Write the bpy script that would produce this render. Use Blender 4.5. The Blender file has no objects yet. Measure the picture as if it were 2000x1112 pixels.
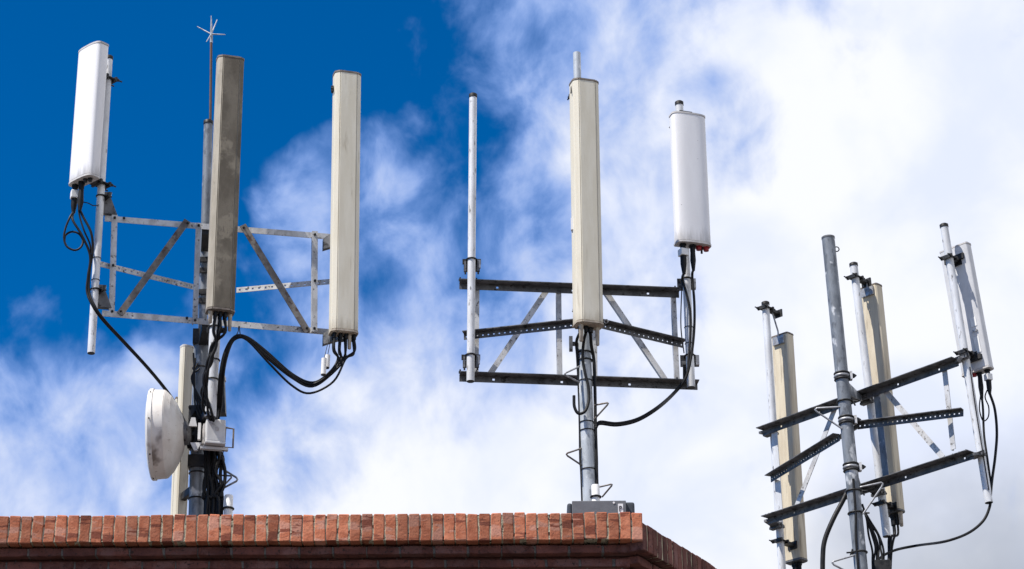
import bpy, bmesh, math, random
from mathutils import Vector, Matrix, noise
random.seed(7)
R = math.radians
scene = bpy.context.scene
C = scene.collection

# ------------------------------------------------------------------ camera
F_PX = 4900.0                      # focal length in photo pixels (photo is 2000 px wide)
PITCH, ROLL = R(24.0), R(-0.5)
CAM = Vector((0, 0, 1.6))
cam_d = bpy.data.cameras.new('camera')
cam_o = bpy.data.objects.new('camera', cam_d)
C.objects.link(cam_o)
ROT = Matrix.Rotation(R(90) + PITCH, 3, 'X') @ Matrix.Rotation(ROLL, 3, 'Z')
cam_o.location = CAM
cam_o.rotation_euler = ROT.to_euler()
cam_d.sensor_width = 36.0
cam_d.lens = 36.0 * F_PX / 2000.0
cam_d.clip_end = 3000
scene.camera = cam_o

# ------------------------------------------------------------------ light
SUN_EL, SUN_AZ = R(59), R(-61)     # azimuth measured from straight behind the viewer, negative = left
to_sun = Vector((math.sin(SUN_AZ) * math.cos(SUN_EL), -math.cos(SUN_AZ) * math.cos(SUN_EL), math.sin(SUN_EL)))
sun_d = bpy.data.lights.new('sun', 'SUN')
sun_d.energy = 5.0
sun_d.angle = R(0.53)
sun_d.color = (1.0, 0.95, 0.88)
sun_o = bpy.data.objects.new('sun', sun_d)
C.objects.link(sun_o)
sun_o.rotation_euler = to_sun.to_track_quat('Z', 'Y').to_euler()
sun_o.location = (-20, -20, 40)

scene.view_settings.view_transform = 'Standard'
scene.view_settings.look = 'None'
scene.view_settings.exposure = 0.62
scene.view_settings.gamma = 1.0


def ray(px, py):
    return (ROT @ Vector(((px - 1000) / F_PX, -(py - 556) / F_PX, -1))).normalized()


def P(px, py, Y):
    d = ray(px, py)
    return CAM + d * (Y / d.y)


def PZ(px, py, z):
    d = ray(px, py)
    return CAM + d * ((z - CAM.z) / d.z)


AX = ROT @ Vector((0, 0, -1))


def mpp(p):
    return (p - CAM).dot(AX) / F_PX


# ------------------------------------------------------------------ world sky: Nishita with broken cloud
world = bpy.data.worlds.new('World')
scene.world = world
world.use_nodes = True
nt = world.node_tree
nt.nodes.clear()


def N(tree, typ, **kw):
    n = tree.nodes.new(typ)
    for k, v in kw.items():
        setattr(n, k, v)
    return n


def math_n(tree, op, a, b=None, c=None, clamp=False):
    n = tree.nodes.new('ShaderNodeMath')
    n.operation = op
    n.use_clamp = clamp
    for i, x in enumerate((a, b, c)):
        if x is None:
            continue
        if isinstance(x, (int, float)):
            n.inputs[i].default_value = x
        else:
            tree.links.new(x, n.inputs[i])
    return n.outputs[0]


def smooth(tree, x, lo, hi):
    n = tree.nodes.new('ShaderNodeMapRange')
    n.interpolation_type = 'SMOOTHSTEP'
    tree.links.new(x, n.inputs['Value'])
    n.inputs['From Min'].default_value = lo
    n.inputs['From Max'].default_value = hi
    return n.outputs['Result']


CLOUDS = [(890, 330, 200, -0.08), (540, 90, 290, -0.33), (590, 600, 200, -0.07), (480, 800, 170, -0.12), (960, 690, 140, -0.12), (1430, 260, 170, -0.20),
          (570, 380, 150, 0.14), (750, 270, 140, 0.16), (130, 900, 340, 0.30), (330, 690, 150, 0.18), (1250, 150, 420, 0.14), (720, 440, 300, 0.12),
          (1300, 880, 200, -0.06), (820, 950, 420, 0.24), (930, 600, 330, -0.12), (1010, 170, 300, -0.06), (1700, 300, 600, 0.28), (300, 420, 330, -0.25)]


def build_sky():
    L = nt.links
    out = N(nt, 'ShaderNodeOutputWorld')
    bg = N(nt, 'ShaderNodeBackground')
    bg.inputs['Strength'].default_value = 0.066
    L.new(bg.outputs[0], out.inputs[0])
    sky = N(nt, 'ShaderNodeTexSky', sky_type='NISHITA', sun_disc=False)
    sky.sun_elevation = SUN_EL
    sky.sun_rotation = math.atan2(to_sun.x, to_sun.y)
    sky.altitude = 2600
    sky.air_density = 1.0
    sky.dust_density = 0.0
    sky.ozone_density = 4.0
    deep = N(nt, 'ShaderNodeHueSaturation')
    deep.inputs['Saturation'].default_value = 1.45
    deep.inputs['Value'].default_value = 1.34
    deep.inputs['Hue'].default_value = 0.504
    L.new(sky.outputs[0], deep.inputs['Color'])
    tc = N(nt, 'ShaderNodeTexCoord')
    sep = N(nt, 'ShaderNodeSeparateXYZ')
    L.new(tc.outputs['Generated'], sep.inputs[0])
    X, Z = sep.outputs[0], sep.outputs[2]
    # coverage rises to the right and towards the horizon
    cov = math_n(nt, 'ADD', math_n(nt, 'MULTIPLY', X, 3.1), math_n(nt, 'MULTIPLY', math_n(nt, 'MINIMUM', Z, 0.53), -3.6))  # height capped so that unseen cloud overhead whitens the fill light
    cov = math_n(nt, 'ADD', cov, 1.70)
    cov = math_n(nt, 'MINIMUM', math_n(nt, 'MAXIMUM', cov, -0.40), 0.80)
    # individual cloud masses (+) and gaps (-): direction, angular radius, weight
    wn = N(nt, 'ShaderNodeTexNoise')
    wn.inputs['Scale'].default_value = 22
    wn.inputs['Detail'].default_value = 4
    L.new(tc.outputs['Generated'], wn.inputs['Vector'])
    wv = N(nt, 'ShaderNodeVectorMath', operation='MULTIPLY_ADD')
    L.new(wn.outputs['Color'], wv.inputs[0])
    wv.inputs[1].default_value = (0.075, 0.075, 0.075)
    wv.inputs[2].default_value = (-0.0375, -0.0375, -0.0375)
    wd = N(nt, 'ShaderNodeVectorMath', operation='ADD')
    L.new(wv.outputs[0], wd.inputs[0])
    L.new(tc.outputs['Generated'], wd.inputs[1])
    wd2 = N(nt, 'ShaderNodeVectorMath', operation='NORMALIZE')
    L.new(wd.outputs[0], wd2.inputs[0])
    for (px, py, rad, wt) in CLOUDS:
        dt = N(nt, 'ShaderNodeVectorMath', operation='DOT_PRODUCT')
        L.new(wd2.outputs[0], dt.inputs[0])
        dt.inputs[1].default_value = ray(px, py)
        w_ = smooth(nt, dt.outputs['Value'], math.cos(rad / F_PX), 1.0)
        cov = math_n(nt, 'ADD', cov, math_n(nt, 'MULTIPLY', w_, wt))

    def fbm(scale, detail, rough, dist, off, stretch=(1, 1, 1)):
        mp = N(nt, 'ShaderNodeMapping')
        mp.inputs['Location'].default_value = off
        mp.inputs['Scale'].default_value = stretch
        mp.inputs['Rotation'].default_value = (0, R(28), 0)
        L.new(tc.outputs['Generated'], mp.inputs[0])
        n = N(nt, 'ShaderNodeTexNoise')
        n.inputs['Scale'].default_value = scale
        n.inputs['Detail'].default_value = detail
        n.inputs['Roughness'].default_value = rough
        n.inputs['Distortion'].default_value = dist
        L.new(mp.outputs[0], n.inputs['Vector'])
        return n.outputs['Fac']

    big = fbm(12, 3, 0.5, 0.2, (0.31, 0.2, 0.12), (1.0, 1, 0.85))
    mid = fbm(34, 8, 0.55, 0.25, (1.4, 0.6, 2.2), (1.0, 1, 0.75))
    dens = math_n(nt, 'ADD', cov, math_n(nt, 'MULTIPLY', math_n(nt, 'SUBTRACT', big, 0.5), 0.55))
    dens = math_n(nt, 'ADD', dens, math_n(nt, 'MULTIPLY', math_n(nt, 'SUBTRACT', mid, 0.5), 1.15))
    alpha = math_n(nt, 'MULTIPLY_ADD', dens, 1.0 / 1.05, 0.32 / 1.05, clamp=True)
    # cloud colour: white with faint lavender hollows
    shade = fbm(16, 5, 0.5, 0.2, (3.1, 1.6, 0.4))
    ccol = N(nt, 'ShaderNodeMix', data_type='RGBA')
    L.new(smooth(nt, shade, 0.33, 0.62), ccol.inputs['Factor'])
    ccol.inputs['A'].default_value = (7.9, 8.5, 10.2, 1)
    ccol.inputs['B'].default_value = (9.6, 9.8, 10.4, 1)
    dg = N(nt, 'ShaderNodeVectorMath', operation='DOT_PRODUCT')
    L.new(wd2.outputs[0], dg.inputs[0])
    dg.inputs[1].default_value = ray(1950, 1420)
    gb = N(nt, 'ShaderNodeMix', data_type='RGBA')
    L.new(smooth(nt, dg.outputs['Value'], math.cos(620 / F_PX), math.cos(60 / F_PX)), gb.inputs['Factor'])
    L.new(ccol.outputs['Result'], gb.inputs['A'])
    gb.inputs['B'].default_value = (4.6, 5.0, 5.9, 1)          # vignette low on the right, put into the cloud colour
    ccol = gb
    thin = N(nt, 'ShaderNodeMix', data_type='RGBA')
    L.new(smooth(nt, alpha, 0.06, 0.50), thin.inputs['Factor'])
    L.new(deep.outputs[0], thin.inputs['A'])
    thin.inputs['B'].default_value = (2.3, 3.9, 8.2, 1)        # thin veil still scatters blue
    mix = N(nt, 'ShaderNodeMix', data_type='RGBA')
    L.new(smooth(nt, alpha, 0.28, 0.92), mix.inputs['Factor'])
    L.new(thin.outputs['Result'], mix.inputs['A'])
    L.new(ccol.outputs['Result'], mix.inputs['B'])
    L.new(mix.outputs['Result'], bg.inputs['Color'])


build_sky()

# ------------------------------------------------------------------ materials
MATS = {}


def mat(name, col_a, col_b=None, rough=0.55, metal=0.0, scale=8.0, stretch=(1, 1, 1), lo=0.35, hi=0.65, detail=6,
        spots=None, spot_scale=40, spot_lo=0.62, spot_hi=0.70, spot_stretch=(1, 1, 1), bump=0.0, bump_scale=60, spec=0.4,
        var=0.0, second=None, third=None, dirt=None):
    m = bpy.data.materials.new(name)
    m.use_nodes = True
    t = m.node_tree
    t.nodes.clear()
    out = N(t, 'ShaderNodeOutputMaterial')
    b = N(t, 'ShaderNodeBsdfPrincipled')
    t.links.new(b.outputs[0], out.inputs[0])
    tc = N(t, 'ShaderNodeTexCoord')
    oi = N(t, 'ShaderNodeObjectInfo')

    def nz(sc, st, det, seed):
        mp = N(t, 'ShaderNodeMapping')
        mp.inputs['Scale'].default_value = st
        t.links.new(tc.outputs['Object'], mp.inputs[0])
        ad = N(t, 'ShaderNodeVectorMath', operation='ADD')
        t.links.new(mp.outputs[0], ad.inputs[0])
        cm = N(t, 'ShaderNodeCombineXYZ')
        for k in range(3):
            t.links.new(math_n(t, 'MULTIPLY', oi.outputs['Random'], 37.0 + seed * 11 + k * 7), cm.inputs[k])
        t.links.new(cm.outputs[0], ad.inputs[1])
        n = N(t, 'ShaderNodeTexNoise')
        n.inputs['Scale'].default_value = sc
        n.inputs['Detail'].default_value = det
        n.inputs['Roughness'].default_value = 0.6
        t.links.new(ad.outputs[0], n.inputs['Vector'])
        return n.outputs['Fac']

    def mixc(f, a, bb):
        x = N(t, 'ShaderNodeMix', data_type='RGBA')
        t.links.new(f, x.inputs['Factor'])
        for key, v in (('A', a), ('B', bb)):
            if isinstance(v, tuple):
                x.inputs[key].default_value = (*v, 1)
            else:
                t.links.new(v, x.inputs[key])
        return x.outputs['Result']

    col = None
    f = smooth(t, nz(scale, stretch, detail, 0), lo, hi)
    col = mixc(f, col_a, col_b or col_a)
    if third:
        sc, st, l2, h2, c2 = third
        col = mixc(smooth(t, nz(sc, st, 5, 5), l2, h2), col, c2)
    if second:
        sc, st, l2, h2, c2 = second
        col = mixc(smooth(t, nz(sc, st, 5, 3), l2, h2), col, c2)
    if spots:
        col = mixc(smooth(t, nz(spot_scale, spot_stretch, 3, 1), spot_lo, spot_hi), col, spots)
    if dirt:
        z0, dc = dirt                      # grime that creeps up unevenly from the lower end
        sp = N(t, 'ShaderNodeSeparateXYZ')
        t.links.new(tc.outputs['Object'], sp.inputs[0])
        zz = math_n(t, 'ADD', sp.outputs[2], math_n(t, 'MULTIPLY', math_n(t, 'SUBTRACT', nz(14, (2, 2, 0.25), 5, 7), 0.5), z0 * 2.2))
        col = mixc(math_n(t, 'MULTIPLY', smooth(t, zz, z0, -0.02), 0.75), col, dc)
    if var:
        hs = N(t, 'ShaderNodeHueSaturation')
        v = math_n(t, 'ADD', math_n(t, 'MULTIPLY', oi.outputs['Random'], 2 * var), 1 - var)
        t.links.new(v, hs.inputs['Value'])
        t.links.new(col, hs.inputs['Color'])
        col = hs.outputs[0]
    t.links.new(col, b.inputs['Base Color'])
    b.inputs['Metallic'].default_value = metal
    rn = math_n(t, 'ADD', math_n(t, 'MULTIPLY', f, 0.15), rough - 0.07)
    t.links.new(rn, b.inputs['Roughness'])
    b.inputs['Specular IOR Level'].default_value = spec
    if bump:
        bp = N(t, 'ShaderNodeBump')
        bp.inputs['Strength'].default_value = bump
        bp.inputs['Distance'].default_value = 0.01
        t.links.new(nz(bump_scale, (1, 1, 1), 6, 2), bp.inputs['Height'])
        t.links.new(bp.outputs[0], b.inputs['Normal'])
    MATS[name] = m
    return m


mat('galv_bar', (0.58, 0.58, 0.585), (0.40, 0.395, 0.39), metal=0.15, rough=0.5, scale=14, stretch=(1, 1, 0.6),
    spots=(0.09, 0.08, 0.07), spot_scale=30, spot_lo=0.58, spot_hi=0.70)
mat('galv_pipe', (0.70, 0.71, 0.73), (0.54, 0.545, 0.555), metal=0.1, rough=0.45, scale=10, stretch=(1, 1, 0.35),
    spots=(0.13, 0.12, 0.115), spot_scale=38, spot_lo=0.60, spot_hi=0.74, spot_stretch=(1, 1, 0.3))
mat('galv_mast', (0.23, 0.25, 0.275), (0.14, 0.155, 0.175), metal=0.2, rough=0.48, scale=9, stretch=(1, 1, 0.45),
    second=(16, (1, 1, 0.5), 0.50, 0.66, (0.11, 0.12, 0.135)),
    spots=(0.52, 0.53, 0.54), spot_scale=9, spot_lo=0.57, spot_hi=0.68, spot_stretch=(1, 1, 0.7))
mat('galv_mast_light', (0.50, 0.53, 0.56), (0.36, 0.39, 0.42), metal=0.15, rough=0.48, scale=9, stretch=(1, 1, 0.45),
    second=(16, (1, 1, 0.5), 0.50, 0.66, (0.26, 0.28, 0.30)),
    spots=(0.68, 0.69, 0.70), spot_scale=9, spot_lo=0.57, spot_hi=0.68, spot_stretch=(1, 1, 0.7))
mat('steel_dark', (0.085, 0.086, 0.090), (0.16, 0.16, 0.165), metal=0.4, rough=0.5, scale=12,
    spots=(0.03, 0.028, 0.028), spot_scale=20, spot_lo=0.55, spot_hi=0.68)
mat('steel_brown', (0.20, 0.185, 0.17), (0.12, 0.105, 0.095), metal=0.25, rough=0.55, scale=12,
    spots=(0.08, 0.05, 0.04), spot_scale=18, spot_lo=0.55, spot_hi=0.68)
mat('clamp_black', (0.012, 0.012, 0.013), (0.035, 0.034, 0.034), rough=0.5, metal=0.3, scale=20)
mat('clamp_zinc', (0.42, 0.43, 0.45), (0.22, 0.22, 0.23), rough=0.45, metal=0.5, scale=25)
mat('rubber_black', (0.006, 0.006, 0.007), (0.012, 0.012, 0.013), rough=0.55, scale=20, spec=0.22)
mat('rust', (0.075, 0.045, 0.035), (0.13, 0.07, 0.05), rough=0.7, scale=30)
mat('beige', (0.66, 0.615, 0.51), (0.60, 0.55, 0.44), rough=0.5, scale=5, stretch=(3, 3, 0.5),
    spots=(0.42, 0.37, 0.28), spot_scale=9, spot_lo=0.58, spot_hi=0.80, spot_stretch=(2.5, 2.5, 0.3), bump=0.05, dirt=(0.12, (0.38, 0.33, 0.25)))
mat('beige_dirty', (0.155, 0.132, 0.098), (0.098, 0.082, 0.060), rough=0.7, scale=5, stretch=(1.5, 1.5, 0.7), detail=9,
    second=(2.3, (1, 1, 1.0), 0.52, 0.58, (0.215, 0.185, 0.138)),
    spots=(0.11, 0.09, 0.07), spot_scale=70, spot_lo=0.52, spot_hi=0.75, spot_stretch=(1, 1, 0.3), bump=0.1)
mat('beige_sunlit', (0.42, 0.375, 0.30), (0.31, 0.275, 0.22), rough=0.6, scale=6, stretch=(2, 2, 0.5),
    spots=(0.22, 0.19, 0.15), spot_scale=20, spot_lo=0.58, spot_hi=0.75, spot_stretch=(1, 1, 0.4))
mat('beige_tan', (0.60, 0.53, 0.40), (0.49, 0.42, 0.31), rough=0.6, scale=4, stretch=(3, 3, 0.4),
    spots=(0.30, 0.25, 0.18), spot_scale=8, spot_lo=0.56, spot_hi=0.74, spot_stretch=(3, 3, 0.3), bump=0.05)
mat('cap_brown', (0.20, 0.165, 0.135), (0.12, 0.10, 0.085), rough=0.6, scale=20)
mat('cap_beige', (0.48, 0.42, 0.33), (0.30, 0.25, 0.20), rough=0.6, scale=18)
mat('white_plastic', (0.78, 0.77, 0.78), (0.73, 0.72, 0.73), rough=0.42, scale=4, stretch=(2, 2, 0.5),
    spots=(0.16, 0.15, 0.15), spot_scale=19, spot_lo=0.735, spot_hi=0.76, bump=0.03, dirt=(0.13, (0.36, 0.345, 0.335)))
mat('grey_plastic', (0.62, 0.62, 0.63), (0.55, 0.55, 0.56), rough=0.5, scale=6)
mat('cap_grey', (0.58, 0.56, 0.55), (0.42, 0.40, 0.39), rough=0.5, scale=12)
mat('white_paint', (0.80, 0.79, 0.77), (0.70, 0.69, 0.67), rough=0.5, scale=6)
mat('dish_white', (0.74, 0.72, 0.68), (0.62, 0.58, 0.53), rough=0.55, scale=5, detail=8,
    second=(26, (0.5, 0.5, 2), 0.62, 0.74, (0.40, 0.35, 0.31)),
    spots=(0.22, 0.19, 0.17), spot_scale=5.5, spot_lo=0.55, spot_hi=0.70, spot_stretch=(1, 1, 0.5), bump=0.04)
mat('radio_grey', (0.60, 0.60, 0.60), (0.50, 0.50, 0.50), rough=0.5, scale=8,
    spots=(0.25, 0.24, 0.23), spot_scale=14, spot_lo=0.64, spot_hi=0.75)
mat('red_cap', (0.32, 0.02, 0.025), rough=0.45)
mat('cabinet_grey', (0.135, 0.14, 0.155), (0.115, 0.12, 0.135), rough=0.6, scale=12, bump=0.1)
mat('cabinet_dark', (0.05, 0.06, 0.075), (0.035, 0.042, 0.055), rough=0.6, scale=12)
mat('sticker', (0.74, 0.73, 0.73), rough=0.5)
mat('ink', (0.05, 0.05, 0.06), rough=0.6)
mat('brick_orange', (0.45, 0.165, 0.092), (0.35, 0.110, 0.058), rough=0.85, scale=11, detail=8, stretch=(1, 1, 1.6),
    second=(9, (0.12, 0.12, 1), 0.565, 0.585, (0.20, 0.060, 0.036)), third=(7, (0.3, 0.3, 1), 0.53, 0.58, (0.43, 0.20, 0.14)),
    spots=(0.10, 0.045, 0.035), spot_scale=60, spot_lo=0.62, spot_hi=0.72, bump=0.45, bump_scale=60, spec=0.2, var=0.28)
mat('brick_shaded', (0.165, 0.062, 0.048), (0.105, 0.042, 0.036), rough=0.88, scale=7, detail=8,  # darker brick copy: shade under the coping and on the side wall coloured in
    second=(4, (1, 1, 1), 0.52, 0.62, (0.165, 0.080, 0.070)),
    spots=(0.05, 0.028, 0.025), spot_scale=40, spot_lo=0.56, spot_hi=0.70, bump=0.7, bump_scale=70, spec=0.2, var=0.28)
mat('mortar', (0.47, 0.42, 0.30), (0.33, 0.29, 0.21), rough=0.95, scale=25, detail=8,
    spots=(0.05, 0.045, 0.035), spot_scale=26, spot_lo=0.56, spot_hi=0.64, bump=0.8, bump_scale=90, spec=0.1)
mat('mortar_dark', (0.17, 0.155, 0.145), (0.10, 0.09, 0.085), rough=0.95, scale=25, bump=0.5, spec=0.1)
mat('roof_felt', (0.11, 0.10, 0.10), (0.08, 0.075, 0.075), rough=0.9, scale=3)
mat('asphalt', (0.095, 0.090, 0.083), (0.065, 0.062, 0.058), rough=0.9, scale=2, bump=0.3)



def brick_wall_mat():
    m = mat('wall_brick', (0.2, 0.08, 0.06), rough=0.9)
    t = m.node_tree
    b = [n for n in t.nodes if n.type == 'BSDF_PRINCIPLED'][0]
    tc = [n for n in t.nodes if n.type == 'TEX_COORD'][0]
    sp = N(t, 'ShaderNodeSeparateXYZ')
    t.links.new(tc.outputs['Object'], sp.inputs[0])
    cb = N(t, 'ShaderNodeCombineXYZ')
    t.links.new(math_n(t, 'ADD', sp.outputs[0], math_n(t, 'MULTIPLY', sp.outputs[1], 1.0)), cb.inputs[0])
    t.links.new(sp.outputs[2], cb.inputs[1])
    bt = N(t, 'ShaderNodeTexBrick')
    bt.inputs['Scale'].default_value = 1.0
    bt.inputs['Brick Width'].default_value = 0.25
    bt.inputs['Row Height'].default_value = 0.077
    bt.inputs['Mortar Size'].default_value = 0.006
    bt.inputs['Color1'].default_value = (0.165, 0.062, 0.048, 1)
    bt.inputs['Color2'].default_value = (0.11, 0.045, 0.038, 1)
    bt.inputs['Mortar'].default_value = (0.17, 0.155, 0.145, 1)
    t.links.new(cb.outputs[0], bt.inputs['Vector'])
    t.links.new(bt.outputs['Color'], b.inputs['Base Color'])


brick_wall_mat()


# ------------------------------------------------------------------ mesh builder
class MB:
    def __init__(self):
        self.v, self.f, self.s = [], [], []

    def add(self, vs, fs, sm=False):
        o = len(self.v)
        self.v += [Vector(v) for v in vs]
        self.f += [tuple(i + o for i in f) for f in fs]
        self.s += [sm] * len(fs)

    def box(self, c, ax, ay, az):
        """c centre, ax/ay/az half-extent vectors"""
        c = Vector(c)
        vs = [c + ax * i + ay * j + az * k for k in (-1, 1) for j in (-1, 1) for i in (-1, 1)]
        fs = [(0, 2, 3, 1), (4, 5, 7, 6), (0, 1, 5, 4), (2, 6, 7, 3), (0, 4, 6, 2), (1, 3, 7, 5)]
        if ax.cross(ay).dot(az) < 0:
            fs = [tuple(reversed(f)) for f in fs]
        self.add(vs, fs)
        return self

    def prism(self, prof, M, z0, z1, sm=False, top_scale=1.0):
        """profile (x, y) list counter-clockwise, extruded along local z through matrix M"""
        n = len(prof)
        a = [M @ Vector((x, y, z0)) for x, y in prof]
        b = [M @ Vector((x * top_scale, y * top_scale, z1)) for x, y in prof]
        self.add(a + b, [(i, (i + 1) % n, n + (i + 1) % n, n + i) for i in range(n)], sm)
        self.add(a, [tuple(reversed(range(n)))])
        self.add(b, [tuple(range(n))])
        return self

    def tube(self, pts, r, n=10, cap=True, sm=True):
        pts = [Vector(p) for p in pts]
        rs = r if isinstance(r, (list, tuple)) else [r] * len(pts)
        t0 = (pts[1] - pts[0]).normalized()
        u = t0.orthogonal().normalized()
        rings = []
        for i, p in enumerate(pts):
            a = pts[max(i - 1, 0)]
            b = pts[min(i + 1, len(pts) - 1)]
            t = (b - a).normalized()
            u = (u - t * u.dot(t)).normalized()
            w = t.cross(u)
            rings.append([p + (u * math.cos(2 * math.pi * k / n) + w * math.sin(2 * math.pi * k / n)) * rs[i] for k in range(n)])
        vs = [v for ring in rings for v in ring]
        fs = []
        for i in range(len(pts) - 1):
            for k in range(n):
                k2 = (k + 1) % n
                fs.append((i * n + k, i * n + k2, (i + 1) * n + k2, (i + 1) * n + k))
        self.add(vs, fs, sm)
        if cap:
            self.add(rings[0], [tuple(reversed(range(n)))])
            self.add(rings[-1], [tuple(range(n))])
        return self

    def ring(self, c, axis, R_, r, n=20, m=6, arc=1.0, start=None):
        axis = axis.normalized()
        u = (start or Vector((1, 0, 0)))
        u = (u - axis * u.dot(axis)).normalized()
        w = axis.cross(u)
        k = int(n * arc)
        pts = [c + (u * math.cos(2 * math.pi * i / n) + w * math.sin(2 * math.pi * i / n)) * R_ for i in range(k + 1)]
        return self.tube(pts, r, m, cap=arc < 1)

    def lathe(self, c, axis, prof, n=40, sm=True):
        """prof list of (distance along axis, radius)"""
        axis = axis.normalized()
        u = axis.orthogonal().normalized()
        w = axis.cross(u)
        prev = None
        for (d0, r0), (d1, r1) in zip(prof[:-1], prof[1:]):
            a = [c + axis * d0 + (u * math.cos(2 * math.pi * k / n) + w * math.sin(2 * math.pi * k / n)) * max(r0, 1e-4) for k in range(n)]
            b = [c + axis * d1 + (u * math.cos(2 * math.pi * k / n) + w * math.sin(2 * math.pi * k / n)) * max(r1, 1e-4) for k in range(n)]
            self.add(a + b, [(k, (k + 1) % n, n + (k + 1) % n, n + k) for k in range(n)], sm)
        return self

    def build(self, name, material, parent=None, loc=None):
        me = bpy.data.meshes.new(name)
        if parent is not None:
            off = LOC[parent.name]
        else:
            off = Vector(loc) if loc is not None else Vector((0, 0, 0))
        me.from_pydata([tuple(v - off) for v in self.v], [], self.f)
        me.polygons.foreach_set('use_smooth', self.s)
        me.materials.append(MATS[material])
        me.update()
        o = bpy.data.objects.new(name, me)
        C.objects.link(o)
        if parent is not None:
            o.parent = parent
        else:
            o.location = off
        LOC[o.name] = off
        return o


LOC = {}


def tag(o, label, cat, group=None):
    o['label'] = label
    o['category'] = cat
    if group:
        o['group'] = group
    return o


def thing(name, label, cat, loc, group=None):
    o = bpy.data.objects.new(name, None)
    o.empty_display_size = 0.1
    C.objects.link(o)
    o.location = loc
    LOC[o.name] = Vector(loc)
    return tag(o, label, cat, group)


UP = Vector((0, 0, 1))


def spline(pts, sub=6):
    pts = [Vector(p) for p in pts]
    if len(pts) < 3:
        return pts
    q = [pts[0] * 2 - pts[1]] + pts + [pts[-1] * 2 - pts[-2]]
    out = []
    for i in range(1, len(q) - 2):
        a, b, c, d = q[i - 1:i + 3]
        for k in range(sub):
            t = k / sub
            out.append(0.5 * ((2 * b) + (c - a) * t + (2 * a - 5 * b + 4 * c - d) * t * t + (3 * b - a - 3 * c + d) * t ** 3))
    out.append(pts[-1])
    return out


def px_pts(lst):
    return [p if isinstance(p, Vector) else P(*p) for p in lst]


def cable(pts, w_px, label, group=None, material='rubber_black', name='cable', jitter=0.0, sub=6):
    w = px_pts(pts)
    if jitter:
        w = [w[0]] + [p + Vector((random.uniform(-1, 1), random.uniform(-1, 1), random.uniform(-1, 1))) * jitter for p in w[1:-1]] + [w[-1]]
    s = spline(w, sub)
    r = w_px * 0.5 * mpp(w[0])
    o = MB().tube(s, r, 8).build(name, material, None, loc=w[0])
    return tag(o, label, 'cable', group)


# ------------------------------------------------------------------ ground and building
zt_wall = P(625, 1003.5, 17.0).z
gm = MB()
gm.add([(-900, -900, 0), (900, -900, 0), (900, 900, 0), (-900, 900, 0)], [(0, 1, 2, 3)])
g = gm.build('ground', 'asphalt', None, loc=(0, 0, 0))
g['kind'] = 'structure'

A = PZ(-190, 1008.5, zt_wall)
B = PZ(1255, 1000.5, zt_wall)
zs_wall = zt_wall - 0.062
Cc = PZ(1409, 1112, zs_wall)
ef = (B - A)
ef.z = 0
Lf = ef.length
ef.normalize()
nf = Vector((ef.y, -ef.x, 0))             # outward (towards viewer)
es = Vector((Cc.x - B.x, Cc.y - B.y, 0)).normalized()
ns = Vector((es.y, -es.x, 0))
LS = 7.0
MF = mpp(P(625, 1030, 17.0))
CEL = math.cos(R(19))
Z_ROOF = zt_wall - 0.75

bld = thing('brick_building', 'red brick building corner with soldier-course parapet and stepped courses below', 'building',
            (A + ef * Lf * 0.5) - Vector((0, 0, zt_wall)) + Vector((0, 0.2, 0)))

back = 12.0
foot = [A - ef * 2 - nf * 0.30, B - nf * 0.30 - ns * 0.30, B + es * LS - ns * 0.30]
foot.append(Vector((foot[2].x - 0.5, foot[2].y + 3, 0)))
foot.append(Vector((foot[0].x, foot[2].y + 3, 0)))
wb = MB()
wb.prism([(p.x, p.y) for p in foot], Matrix.Identity(4), 0.0, Z_ROOF)
wb.build('wall', 'wall_brick', bld)
rf = MB()
foot_in = [A - ef * 1.9 - nf * 0.36, B - nf * 0.36 - ns * 0.36, B + es * (LS - .1) - ns * 0.36, foot[3] + Vector((-.2, -.1, 0)), foot[4] + Vector((.1, -.1, 0))]
rf.prism([(p.x, p.y) for p in foot_in], Matrix.Identity(4), Z_ROOF + 0.004, Z_ROOF + 0.03)
rf.build('roof_deck', 'roof_felt', bld)


def brick_mesh(name, dims, material, seed, bev=0.004, jit=0.0020):
    rnd = random.Random(seed)
    bm = bmesh.new()
    bmesh.ops.create_cube(bm, size=1)
    for v in bm.verts:
        v.co = Vector((v.co.x * dims[0], v.co.y * dims[1], v.co.z * dims[2]))
    ax = 2 if dims[2] > dims[0] else 0
    long_e = [e for e in bm.edges if abs((e.verts[0].co - e.verts[1].co)[ax]) > dims[ax] * .9]
    bmesh.ops.subdivide_edges(bm, edges=long_e, cuts=2)
    sharp = [e for e in bm.edges if len(e.link_faces) == 2 and e.calc_face_angle(0) > 0.5]
    bmesh.ops.bevel(bm, geom=sharp, offset=bev, segments=1, affect='EDGES')
    chips = [Vector((rnd.choice((-1, 1)) * dims[0] / 2, -dims[1] / 2, rnd.uniform(-1, 1) * dims[2] / 2)) for _ in range(2)]
    for v in bm.verts:
        v.co += Vector((rnd.uniform(-jit, jit), rnd.uniform(-jit, jit), rnd.uniform(-jit, jit)))
        for c_ in chips:
            d_ = (v.co - c_).length
            if d_ < 0.035:
                v.co -= Vector((math.copysign(.004, v.co.x), 0, math.copysign(.003, v.co.z)))
    me = bpy.data.meshes.new(name)
    bm.to_mesh(me)
    bm.free()
    me.materials.append(MATS[material])
    return me


def put_brick(me, c, rotz, lean=0.0, tilt=0.0):
    o = bpy.data.objects.new('brick', me)
    C.objects.link(o)
    o.parent = bld
    o.location = c - LOC[bld.name]
    o.rotation_euler = (tilt, lean, rotz)
    return o


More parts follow.
